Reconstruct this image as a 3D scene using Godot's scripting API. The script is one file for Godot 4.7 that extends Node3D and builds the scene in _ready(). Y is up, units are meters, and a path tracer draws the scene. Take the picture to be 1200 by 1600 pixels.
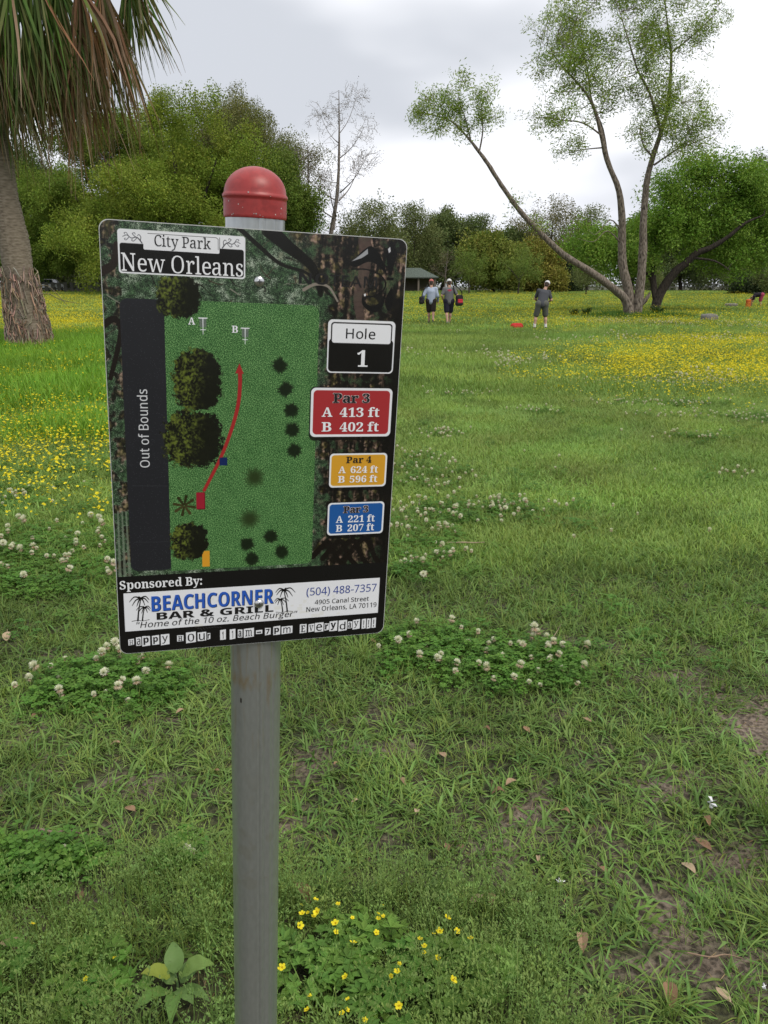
extends Node3D

const EYE := 1.55
var rg := RandomNumberGenerator.new()
var n_low := FastNoiseLite.new()
var n_mid := FastNoiseLite.new()
var n_fine := FastNoiseLite.new()
var M := {}
var used := {}


class Geo:
	var v := PackedVector3Array()
	var n := PackedVector3Array()
	var c := PackedColorArray()
	var uv := PackedVector2Array()
	var ix := PackedInt32Array()

	func tri(a: Vector3, b: Vector3, d: Vector3, col: Color) -> void:
		var s := v.size()
		v.append_array([a, b, d])
		c.append_array([col, col, col])
		ix.append_array([s, s + 1, s + 2])

	func quad(a: Vector3, b: Vector3, d: Vector3, e: Vector3, col: Color) -> void:
		var s := v.size()
		v.append_array([a, b, d, e])
		c.append_array([col, col, col, col])
		ix.append_array([s, s + 1, s + 2, s, s + 2, s + 3])

	func leaf(base: Vector3, dir: Vector3, side: Vector3, wid: float, fold: Vector3, col: Color) -> void:
		# a rhombic leaf folded slightly along its midrib
		var s := v.size()
		var m := base + dir * 0.5
		v.append_array([base, m + side * wid + fold, base + dir, m - side * wid + fold])
		c.append_array([col, col, col, col])
		ix.append_array([s, s + 1, s + 2, s, s + 2, s + 3])

	func strip(p: PackedVector3Array, w: PackedFloat32Array, side: Vector3, col: Color, tip: Color) -> void:
		var s := v.size()
		var k := p.size()
		for i in k:
			var q := col.lerp(tip, float(i) / (k - 1))
			v.append(p[i] - side * w[i])
			v.append(p[i] + side * w[i])
			c.append(q)
			c.append(q)
		for i in k - 1:
			var a := s + i * 2
			ix.append_array([a, a + 1, a + 3, a, a + 3, a + 2])

	func tube(p: PackedVector3Array, r: PackedFloat32Array, sides: int, col: Color, lumpy := 0.0, noise: FastNoiseLite = null) -> void:
		var s := v.size()
		var k := p.size()
		var u := Vector3.ZERO
		for i in k:
			var t := (p[mini(i + 1, k - 1)] - p[maxi(i - 1, 0)]).normalized()
			if i == 0:
				u = t.cross(Vector3(0.31, 0.2, 0.93)).normalized()
			u = (u - t * u.dot(t)).normalized()
			var w := t.cross(u)
			for j in sides:
				var a := TAU * j / sides
				var o := u * cos(a) + w * sin(a)
				var rr := r[i]
				if noise:
					rr *= 1.0 + lumpy * noise.get_noise_3dv((p[i] + o * r[i]) * 3.0)
				v.append(p[i] + o * rr)
				n.append(o)
				c.append(col)
		for i in k - 1:
			for j in sides:
				var a := s + i * sides + j
				var b := s + i * sides + (j + 1) % sides
				ix.append_array([a, b + sides, b, a, a + sides, b + sides])

	func lathe(prof: Array, sides: int, col: Color, at := Vector3.ZERO) -> void:
		# profile of [radius, height] from the bottom to the top
		var s := v.size()
		for i in prof.size():
			var a: Array = prof[maxi(i - 1, 0)]
			var b: Array = prof[mini(i + 1, prof.size() - 1)]
			var t := Vector2(b[0] - a[0], b[1] - a[1]).normalized()
			for j in sides:
				var w := TAU * j / sides
				v.append(at + Vector3(cos(w) * prof[i][0], prof[i][1], sin(w) * prof[i][0]))
				n.append(Vector3(cos(w) * t.y, -t.x, sin(w) * t.y))
				c.append(col)
		for i in prof.size() - 1:
			for j in sides:
				var a := s + i * sides + j
				var b := s + i * sides + (j + 1) % sides
				ix.append_array([a, b, b + sides, a, b + sides, a + sides])

	func box(lo: Vector3, hi: Vector3, col: Color) -> void:
		var q := [Vector3(lo.x, lo.y, lo.z), Vector3(hi.x, lo.y, lo.z), Vector3(hi.x, hi.y, lo.z), Vector3(lo.x, hi.y, lo.z), Vector3(lo.x, lo.y, hi.z), Vector3(hi.x, lo.y, hi.z), Vector3(hi.x, hi.y, hi.z), Vector3(lo.x, hi.y, hi.z)]
		for f in [[0, 1, 2, 3], [5, 4, 7, 6], [4, 0, 3, 7], [1, 5, 6, 2], [3, 2, 6, 7], [4, 5, 1, 0]]:
			quad(q[f[0]], q[f[1]], q[f[2]], q[f[3]], col)

	func prism(poly: PackedVector2Array, z0: float, z1: float, col: Color) -> void:
		# a polygon in x and y given depth along z
		var t := Geometry2D.triangulate_polygon(poly)
		for i in range(0, t.size(), 3):
			var a := poly[t[i]]
			var b := poly[t[i + 1]]
			var d := poly[t[i + 2]]
			if (b - a).cross(d - a) < 0.0:
				var e := b
				b = d
				d = e
			tri(Vector3(a.x, a.y, z1), Vector3(d.x, d.y, z1), Vector3(b.x, b.y, z1), col)
			tri(Vector3(a.x, a.y, z0), Vector3(b.x, b.y, z0), Vector3(d.x, d.y, z0), col)
		var ccw := not Geometry2D.is_polygon_clockwise(poly)
		for i in poly.size():
			var a := poly[i]
			var b := poly[(i + 1) % poly.size()]
			if not ccw:
				var e := a
				a = b
				b = e
			quad(Vector3(a.x, a.y, z1), Vector3(b.x, b.y, z1), Vector3(b.x, b.y, z0), Vector3(a.x, a.y, z0), col)

	func flip() -> void:
		for i in range(0, ix.size(), 3):
			var t := ix[i]
			ix[i] = ix[i + 1]
			ix[i + 1] = t

	func smooth() -> void:
		n.resize(v.size())
		n.fill(Vector3.ZERO)
		for i in range(0, ix.size(), 3):
			var a := v[ix[i]]
			var w := (v[ix[i + 2]] - a).cross(v[ix[i + 1]] - a)
			for k in 3:
				n[ix[i + k]] += w
		for i in n.size():
			n[i] = n[i].normalized() if n[i].length_squared() > 0.0 else Vector3.UP

	func mesh() -> ArrayMesh:
		var a := []
		a.resize(Mesh.ARRAY_MAX)
		a[Mesh.ARRAY_VERTEX] = v
		if n.size() == v.size():
			a[Mesh.ARRAY_NORMAL] = n
		if c.size() == v.size():
			a[Mesh.ARRAY_COLOR] = c
		if uv.size() == v.size():
			a[Mesh.ARRAY_TEX_UV] = uv
		a[Mesh.ARRAY_INDEX] = ix
		var m := ArrayMesh.new()
		m.add_surface_from_arrays(Mesh.PRIMITIVE_TRIANGLES, a)
		return m


# ---------------------------------------------------------------- helpers
func named(called: String) -> String:
	used[called] = used.get(called, -1) + 1
	return called if used[called] == 0 else "%s_%03d" % [called, used[called]]


func tag(o: Node, label: String, category: String, group := "", kind := "") -> Node:
	if label:
		o.set_meta("label", label)
	if category:
		o.set_meta("category", category)
	if group:
		o.set_meta("group", group)
	if kind:
		o.set_meta("kind", kind)
	return o


func thing(called: String, label: String, category: String, at: Vector3, turn := 0.0, group := "") -> Node3D:
	var o := Node3D.new()
	o.name = named(called)
	add_child(o)
	o.position = at
	o.rotation.y = turn
	tag(o, label, category, group)
	return o


func part(called: String, m: Mesh, mat: Material, parent: Node = null) -> MeshInstance3D:
	var o := MeshInstance3D.new()
	o.mesh = m
	o.material_override = mat
	if parent:
		o.name = called
		parent.add_child(o, true)
	else:
		o.name = named(called)
		add_child(o)
	return o


func many(called: String, m: Mesh, xf: Array, cols: PackedColorArray, mat: Material, parent: Node = null) -> MultiMeshInstance3D:
	var mm := MultiMesh.new()
	mm.transform_format = MultiMesh.TRANSFORM_3D
	mm.use_colors = true
	mm.mesh = m
	mm.instance_count = xf.size()
	for i in xf.size():
		mm.set_instance_transform(i, xf[i])
		mm.set_instance_color(i, cols[i])
	var o := MultiMeshInstance3D.new()
	o.multimesh = mm
	o.material_override = mat
	o.set_meta("kind", "stuff")
	if parent:
		o.name = called
		parent.add_child(o, true)
	else:
		o.name = named(called)
		add_child(o)
	return o


func lin(r: float, g: float, b: float) -> Color:
	return Color(r, g, b).linear_to_srgb()


func rgb(r: int, g: int, b: int) -> Color:
	return Color(r / 255.0, g / 255.0, b / 255.0)


func plain(col: Color, rough := 0.8, metal := 0.0) -> StandardMaterial3D:
	var m := StandardMaterial3D.new()
	m.albedo_color = col
	m.roughness = rough
	m.metallic = metal
	return m


func tinted(rough := 0.7, back := 0.0) -> StandardMaterial3D:
	var m := StandardMaterial3D.new()
	m.vertex_color_use_as_albedo = true
	m.roughness = rough
	m.metallic_specular = 0.5 if back == 0.0 else 0.3
	if back > 0.0:
		m.backlight_enabled = true
		m.backlight = lin(back, back, back * 0.6)
	return m


func noise_tex(freq: float, oct: int, ramp: Array, sed: int, size := 256, as_normal := false) -> NoiseTexture2D:
	var f := FastNoiseLite.new()
	f.noise_type = FastNoiseLite.TYPE_SIMPLEX_SMOOTH
	f.frequency = freq
	f.fractal_octaves = oct
	f.seed = sed
	var t := NoiseTexture2D.new()
	t.noise = f
	t.width = size
	t.height = size
	t.seamless = true
	t.as_normal_map = as_normal
	if ramp:
		var g := Gradient.new()
		g.offsets = PackedFloat32Array(ramp.map(func(r): return r[0]))
		g.colors = PackedColorArray(ramp.map(func(r): return r[1]))
		t.color_ramp = g
	return t


func textured(m: StandardMaterial3D, t: Texture2D, scale: Vector3, bump := 0.0, hb: Texture2D = null) -> StandardMaterial3D:
	m.albedo_texture = t
	m.uv1_triplanar = true
	m.uv1_world_triplanar = true
	m.uv1_scale = scale
	if bump > 0.0:
		m.heightmap_enabled = true
		m.heightmap_texture = hb if hb else t
		m.heightmap_scale = bump
	return m


func ground_y(x: float, z: float) -> float:
	var d := -z
	var t := clampf((d - 40.0) / 55.0, 0.0, 1.0)
	return 0.85 * t * t * (3.0 - 2.0 * t) + 0.03 * n_low.get_noise_2d(x, z) + 0.008 * n_mid.get_noise_2d(x, z)


func on_ground(x: float, z: float) -> Vector3:
	return Vector3(x, ground_y(x, z), z)


func in_disc() -> Vector2:
	var a := rg.randf() * TAU
	return Vector2(cos(a), sin(a)) * sqrt(rg.randf())


func dir3() -> Vector3:
	return Vector3(rg.randfn(), rg.randfn(), rg.randfn()).normalized()


func spun(s: float) -> Basis:
	return Basis.from_euler(Vector3(rg.randf() * TAU, rg.randf() * TAU, rg.randf() * TAU)).scaled(Vector3(s, s, s))


func upright(s: float, lean := 0.15) -> Basis:
	return (Basis(Vector3(rg.randf() - 0.5, 0, rg.randf() - 0.5).normalized(), rg.randf() * lean) * Basis(Vector3.UP, rg.randf() * TAU)).scaled(Vector3(s, s * rg.randf_range(0.8, 1.2), s))


func tone(c: Color, k: float) -> Color:
	var f := 1.0 + rg.randf_range(-k, k)
	return Color(c.r * f * (1.0 + rg.randf_range(-k, k) * 0.5), c.g * f, c.b * f * (1.0 + rg.randf_range(-k, k) * 0.4))


func curve(pts: Array, steps: int) -> PackedVector3Array:
	# a Catmull-Rom curve through the points
	var out := PackedVector3Array()
	var k := pts.size()
	for i in k - 1:
		var a: Vector3 = pts[maxi(i - 1, 0)]
		var b: Vector3 = pts[i]
		var d: Vector3 = pts[i + 1]
		var e: Vector3 = pts[mini(i + 2, k - 1)]
		for s in steps:
			out.append(b.cubic_interpolate(d, a, e, float(s) / steps))
	out.append(pts[k - 1])
	return out


# ---------------------------------------------------------------- light
func _ready() -> void:
	rg.seed = 7
	n_low.seed = 3
	n_low.frequency = 0.35
	n_mid.seed = 5
	n_mid.frequency = 2.2
	n_fine.seed = 9
	n_fine.frequency = 1.0
	n_fine.fractal_octaves = 3

	var cam := Camera3D.new()
	cam.name = "camera"
	cam.fov = 66.0
	cam.near = 0.05
	cam.far = 900.0
	add_child(cam)
	cam.position = Vector3(0, EYE, 0)
	cam.rotation_degrees = Vector3(-15.99, 0, 0)
	cam.current = true

	var env := Environment.new()
	env.background_mode = Environment.BG_SKY
	env.tonemap_mode = Environment.TONE_MAPPER_LINEAR
	env.tonemap_exposure = 1.5
	env.sdfgi_enabled = true
	env.ssao_enabled = true
	env.ssil_enabled = true
	var sky := Sky.new()
	var pano := PanoramaSkyMaterial.new()
	pano.panorama = cloudy_sky()
	sky.sky_material = pano
	env.sky = sky
	env.background_energy_multiplier = 1.0
	var we := WorldEnvironment.new()
	we.name = "world_environment"
	we.environment = env
	add_child(we)

	var sun := DirectionalLight3D.new()
	sun.name = "sun"
	sun.light_energy = 0.5
	sun.light_angular_distance = 28.0
	sun.light_color = Color(1.0, 0.97, 0.92)
	sun.shadow_enabled = true
	add_child(sun)
	sun.rotation_degrees = Vector3(-54, 46, 0)

	make_materials()
	build_ground()
	build_far_wood()
	build_trees()
	build_palm()
	build_park_things()
	build_people()
	build_sign()
	build_lawn()
	build_flowers()
	build_litter()


func cloudy_sky() -> ImageTexture:
	var w := 1536
	var h := 768
	var big := FastNoiseLite.new()
	big.noise_type = FastNoiseLite.TYPE_SIMPLEX_SMOOTH
	big.seed = 21
	big.frequency = 0.42
	big.fractal_octaves = 5
	big.fractal_gain = 0.46
	var im := Image.create(w, h, false, Image.FORMAT_RGBF)
	var low := Color(0.60, 0.615, 0.665)
	for y in h:
		var el := (0.5 - (y + 0.5) / h) * PI
		if el < -0.02:
			im.fill_rect(Rect2i(0, y, w, h - y), Color(0.09, 0.11, 0.06))
			break
		var s := maxf(sin(el), 0.0)
		var k := cos(el) / (s + 0.22)
		for x in w:
			var az := ((x + 0.5) / w - 0.5) * TAU
			var p := Vector2(sin(az), -cos(az)) * k
			var q := big.get_noise_2d(p.x * 1.3 + 4.0, p.y * 1.6)
			var t := smoothstep(-0.28, 0.34, q)
			var c := Color(0.45, 0.472, 0.515).lerp(Color(0.74, 0.75, 0.785), t)
			im.set_pixel(x, y, low.lerp(c, smoothstep(0.0, 0.16, s)))
	return ImageTexture.create_from_image(im)


func make_materials() -> void:
	var grey := func(a, b): return [[0.0, Color(a, a, a)], [1.0, Color(b, b, b)]]
	M.leaf = tinted(0.62, 0.6)
	M.far_leaf = tinted(0.7, 0.45)
	M.blade = tinted(0.6, 0.6)
	M.petal = tinted(0.6, 0.5)
	M.matte = tinted(0.85)
	M.bark = textured(tinted(0.92), noise_tex(0.03, 5, [[0.2, Color(0.45, 0.43, 0.42)], [0.5, Color(0.85, 0.83, 0.8)], [0.8, Color(1, 1, 1)]], 4), Vector3(1.6, 0.45, 1.6), 4.0)
	M.palm_bark = textured(tinted(0.92), noise_tex(0.03, 4, [[0.2, Color(0.7, 0.68, 0.66)], [0.5, Color(0.88, 0.87, 0.85)], [0.8, Color(1, 1, 1)]], 6), Vector3(0.8, 2.2, 0.8), 1.5)
	M.soil = textured(tinted(0.95), noise_tex(0.035, 7, [[0.2, Color(0.55, 0.53, 0.5)], [0.5, Color(0.84, 0.83, 0.82)], [0.8, Color(1, 1, 1)]], 8, 1024), Vector3(1.1, 1.1, 1.1), 1.5)
	M.fabric = textured(tinted(0.95), noise_tex(0.06, 3, grey.call(0.82, 1.0), 12), Vector3(3, 3, 3))
	M.skin = tinted(0.6)
	M.chrome = plain(Color(0.8, 0.8, 0.8), 0.22, 0.95)
	M.stone = textured(tinted(0.95), noise_tex(0.05, 5, [[0.2, Color(0.5, 0.5, 0.5)], [0.6, Color(0.9, 0.9, 0.88)], [1.0, Color(1, 1, 1)]], 14), Vector3(3, 3, 3), 2.0)


# ---------------------------------------------------------------- ground
func bare(x: float, z: float) -> float:
	# how bare the earth is at a place: 0 covered, 1 open soil
	var b := 0.0
	for e in [[1.36, -2.55, 0.2, 0.42], [1.22, -2.95, 0.16, 0.1], [0.74, -1.66, 0.1, 0.16], [0.84, -1.5, 0.16, 0.09], [1.0, -1.85, 0.16, 0.1], [0.6, -1.5, 0.14, 0.06], [-0.97, -1.62, 0.15, 0.1], [-0.78, -1.72, 0.1, 0.05], [0.45, -2.1, 0.18, 0.1], [0.3, -1.95, 0.15, 0.12], [0.62, -1.8, 0.14, 0.08], [-0.25, -2.3, 0.12, 0.1], [0.0, -2.4, 0.14, 0.08], [0.95, -2.2, 0.15, 0.1], [-1.3, -2.5, 0.16, 0.14], [-0.8, -2.2, 0.2, 0.08], [1.05, -7.6, 0.3, 0.16], [0.85, -8.1, 0.3, 0.12], [-0.3, -2.0, 0.1, 0.12], [-0.95, -1.95, 0.15, 0.1]]:
		var q := Vector2((x - e[0]) / e[2], (z - e[1]) / e[3]).length()
		b = maxf(b, (1.02 if e[0] > 0.7 and e[1] > -4.0 else 0.8) - q * 0.7)
	b += 0.55 * n_fine.get_noise_2d(x * 4.0, z * 4.0) + 0.35 * n_fine.get_noise_2d(x * 14.0, z * 14.0)
	var near := 1.0 - smoothstep(3.5, 6.0, -z)
	b = maxf(b, near * (n_mid.get_noise_2d(x * 1.2 + 9.0, z * 1.2) * 1.1 - 0.22))
	return clampf(b, 0.0, 1.0)


func build_ground() -> void:
	var xs := PackedFloat32Array()
	var zs := PackedFloat32Array()
	var s := 0.0
	while s < 320.0:
		xs.append(s)
		if s > 0.0:
			xs.insert(0, -s)
		s += 0.05 if s < 2.4 else s * 0.045
	s = 40.0
	while s > 0.3:
		zs.append(s)
		s /= 1.35
	s = 0.0
	while s < 420.0:
		zs.append(-s)
		s += 0.05 if s < 4.5 else s * 0.03
	var g := Geo.new()
	for z in zs:
		for x in xs:
			g.v.append(on_ground(x, z))
			var b := bare(x, z)
			var green := Color(0.05, 0.06, 0.02).lerp(Color(0.075, 0.085, 0.03), 0.5 + 0.5 * n_low.get_noise_2d(x * 0.7, z * 0.7))
			g.c.append(green.lerp(Color(0.16, 0.125, 0.095).lerp(Color(0.25, 0.2, 0.155), clampf(0.5 + n_mid.get_noise_2d(x * 1.7, z * 1.7) + 0.5 * n_fine.get_noise_2d(x * 9.0, z * 9.0), 0.0, 1.0)), clampf(b * 1.3, 0.0, 1.0)))
	var k := xs.size()
	for i in zs.size() - 1:
		for j in k - 1:
			var a := i * k + j
			g.ix.append_array([a, a + k, a + k + 1, a, a + k + 1, a + 1])
	g.smooth()
	tag(part("ground", g.mesh(), M.soil), "grassy park ground with patches of bare soil", "", "", "structure")


# ---------------------------------------------------------------- trees
func clump(count: int, radius: float, ll: float, lw: float, hang := 0.0) -> ArrayMesh:
	# a spray of leaves round a twig
	var g := Geo.new()
	for i in count:
		var p := dir3() * radius * pow(rg.randf(), 0.45)
		p.y *= 0.75
		var d := (dir3() + p.normalized() * 0.7 + Vector3.DOWN * hang).normalized()
		var s := d.cross(dir3()).normalized()
		var k := rg.randf_range(0.7, 1.3)
		g.leaf(p, d * ll * k, s, lw * k, s.cross(d) * lw * 0.35, tone(Color(1, 1, 1), 0.28))
	return g.mesh()


func grow_tree(root: Node3D, stems: Array, blobs: Array, o: Dictionary) -> void:
	# stems: polylines of [x, y, z, radius]; blobs: [x, y, z, rx, ry, rz, twigs] to which twigs grow from the nearest wood
	var wood := Geo.new()
	var twigs := Geo.new()
	var at := PackedVector3Array()
	var rad := PackedFloat32Array()
	var wc: Color = o.get("bark", Color(0.13, 0.105, 0.085))
	for st in stems:
		var pts := []
		for p in st:
			pts.append(Vector3(p[0], p[1], p[2]))
		var path := curve(pts, 4)
		var rr := PackedFloat32Array()
		for i in path.size():
			var f := float(i) / 4.0
			var a := mini(int(f), st.size() - 1)
			rr.append(lerpf(st[a][3], st[mini(a + 1, st.size() - 1)][3], f - a) * o.get("slim", 1.0))
		wood.tube(path, rr, o.get("sides", 9), wc, 0.22, n_fine)
		for i in range(2, path.size()):
			at.append(path[i])
			rad.append(rr[i])
	var goals := []
	for b in blobs:
		for i in int(b[6]):
			var d := dir3() * pow(rg.randf(), 0.5)
			for again in 3:
				if n_fine.get_noise_3d((b[0] + d.x * b[3]) * 0.8, (b[1] + d.y * b[4]) * 0.8, b[2] + d.z * b[5]) > -0.08:
					break
				d = dir3() * pow(rg.randf(), 0.5) * rg.randf_range(0.9, 1.3)
			goals.append(Vector3(b[0] + d.x * b[3], b[1] + d.y * b[4], b[2] + d.z * b[5]))
	var ranked := []
	for q: Vector3 in goals:
		var best := 1e9
		for i in range(0, at.size(), 3):
			best = minf(best, at[i].distance_squared_to(q))
		ranked.append([best, q])
	ranked.sort_custom(func(a, b): return a[0] < b[0])
	var xf := []
	var cols := PackedColorArray()
	var per: int = o.get("per", 3)
	var spread: float = o.get("spread", 0.5)
	var size: float = o.get("size", 1.0)
	var tint: Color = o.get("tint", Color(0.07, 0.115, 0.02))
	var tint2: Color = o.get("tint2", tint)
	var thick: float = o.get("twig", 0.012)
	for r in ranked:
		var q: Vector3 = r[1]
		var best := 1e9
		var k := 0
		for i in at.size():
			var w := at[i].distance_squared_to(q)
			if w < best:
				best = w
				k = i
		var a := at[k]
		var long := sqrt(best)
		if long < 0.02:
			continue
		var mid: Vector3 = a.lerp(q, 0.5) + dir3() * long * 0.12 + Vector3.DOWN * long * o.get("arch", 0.06)
		var path := curve([a, mid, q], 3)
		var r0: float = minf(rad[k] * 0.75, thick + long * 0.014)
		var rr := PackedFloat32Array()
		for i in path.size():
			rr.append(lerpf(r0, thick * 0.5, float(i) / (path.size() - 1)))
			if i > 1 and at.size() < 2600:
				at.append(path[i])
				rad.append(rr[i])
		twigs.tube(path, rr, 4, wc)
		for j in per:
			var c := q + dir3() * spread * rg.randf() if j else q
			if j and j % 3 == 0:
				c = path[path.size() / 2] + dir3() * spread * 0.5
			xf.append(Transform3D(spun(size * rg.randf_range(0.7, 1.3)), c))
			cols.append(tone(tint.lerp(tint2, rg.randf()), 0.16))
	part("trunk", wood.mesh(), M.bark, root)
	if twigs.v.size():
		tag(part("branches", twigs.mesh(), M.matte, root), "", "", "", "stuff")
	if o.has("leaf"):
		many("crown", o.leaf, xf, cols, o.get("mat", M.leaf), root)


func crown_tree(called: String, label: String, x: float, z: float, high: float, half: float, o: Dictionary, group: String) -> void:
	# a park tree: short trunk, forking limbs, a crown of uneven lobes
	var root := thing(called, label, "tree", on_ground(x, z) + Vector3.DOWN * 0.1, 0.0, group)
	var low: float = o.get("low", 0.22) * high
	var r0: float = o.get("trunk", high * 0.026)
	var stems := []
	var fork: float = low * 0.9 + high * 0.05
	var lean := rg.randf_range(-0.04, 0.04) * high
	stems.append([[0, 0, 0, r0 * 1.35], [lean * 0.3, fork * 0.5, 0, r0], [lean, fork, 0, r0 * 0.85], [lean * 1.5, high * 0.55, rg.randf_range(-0.5, 0.5), r0 * 0.5], [lean * 2.0, high * 0.86, 0, r0 * 0.15]])
	for i in 5:
		var a := TAU * (i + rg.randf() * 0.7) / 5.0
		var d := Vector3(cos(a), 0, sin(a)) * half * rg.randf_range(0.5, 0.75)
		var t := high * rg.randf_range(0.45, 0.75)
		stems.append([[lean, fork * rg.randf_range(0.85, 1.1), 0, r0 * 0.5], [lean + d.x * 0.5, lerpf(fork, t, 0.55), d.z * 0.5, r0 * 0.34], [lean + d.x, t, d.z, r0 * 0.12]])
	var blobs := []
	var lobes: int = o.get("lobes", 11)
	var tall := (high - low) * 0.5
	var tw: int = o.get("twigs", 22)
	for i in lobes:
		var d := dir3() * rg.randf_range(0.5, 0.74)
		if i == 0:
			d = Vector3(0.05, 0.72, 0)
		if i < o.get("skirt", 3) and i:
			d = Vector3(rg.randf_range(-0.7, 0.7), -0.62, rg.randf_range(0.1, 0.6))
		var k := rg.randf_range(0.34, 0.5)
		blobs.append([lean + d.x * half, low + tall + d.y * tall, d.z * half, half * k, tall * k * rg.randf_range(0.7, 0.95), half * k, tw])
	blobs.append([lean, low + tall, 0, half * 0.6, tall * 0.7, half * 0.6, tw])
	grow_tree(root, stems, blobs, o)


func bare_tree(called: String, label: String, x: float, z: float, high: float, half: float, lean: float, twig_count: int, bark: Color) -> void:
	var root := thing(called, label, "tree", on_ground(x, z) + Vector3.DOWN * 0.1)
	var r := high * 0.012 + 0.03
	var stems := [[[-lean, 0, 0, r * 1.3], [-lean * 0.6, high * 0.25, 0, r], [-lean * 0.1, high * 0.5, 0.1, r * 0.7], [0.1, high * 0.75, 0, r * 0.4], [0.15, high, 0, r * 0.08]]]
	var blobs := []
	for i in 9:
		var t := rg.randf_range(0.28, 0.8)
		var a := TAU * (i + rg.randf() * 0.5) / 9.0 * 2.0
		var reach := half * (1.25 - t) * rg.randf_range(0.75, 1.15)
		var p := Vector3(lerpf(-lean, 0.1, minf(t * 2.0, 1.0)), high * t, 0)
		var q := p + Vector3(cos(a) * reach, high * rg.randf_range(0.13, 0.22), sin(a) * reach)
		stems.append([[p.x, p.y, p.z, r * 0.38 * (1.2 - t)], [lerpf(p.x, q.x, 0.55), lerpf(p.y, q.y, 0.4), lerpf(p.z, q.z, 0.55), r * 0.25 * (1.2 - t)], [q.x, q.y, q.z, r * 0.06]])
		blobs.append([q.x, q.y, q.z, half * 0.3, high * 0.08, half * 0.3, twig_count / 11.0])
	blobs.append([0.1, high * 0.9, 0, half * 0.3, high * 0.1, half * 0.3, twig_count / 11.0])
	blobs.append([0.1, high * 0.7, 0, half * 0.45, high * 0.16, half * 0.45, twig_count / 11.0])
	grow_tree(root, stems, blobs, {"bark": bark, "sides": 6, "twig": high * 0.0016, "arch": -0.05, "leaf": clump(7, 0.4, 0.09, 0.03), "per": 1, "tint": Color(0.12, 0.10, 0.06), "spread": 0.2})


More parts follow.
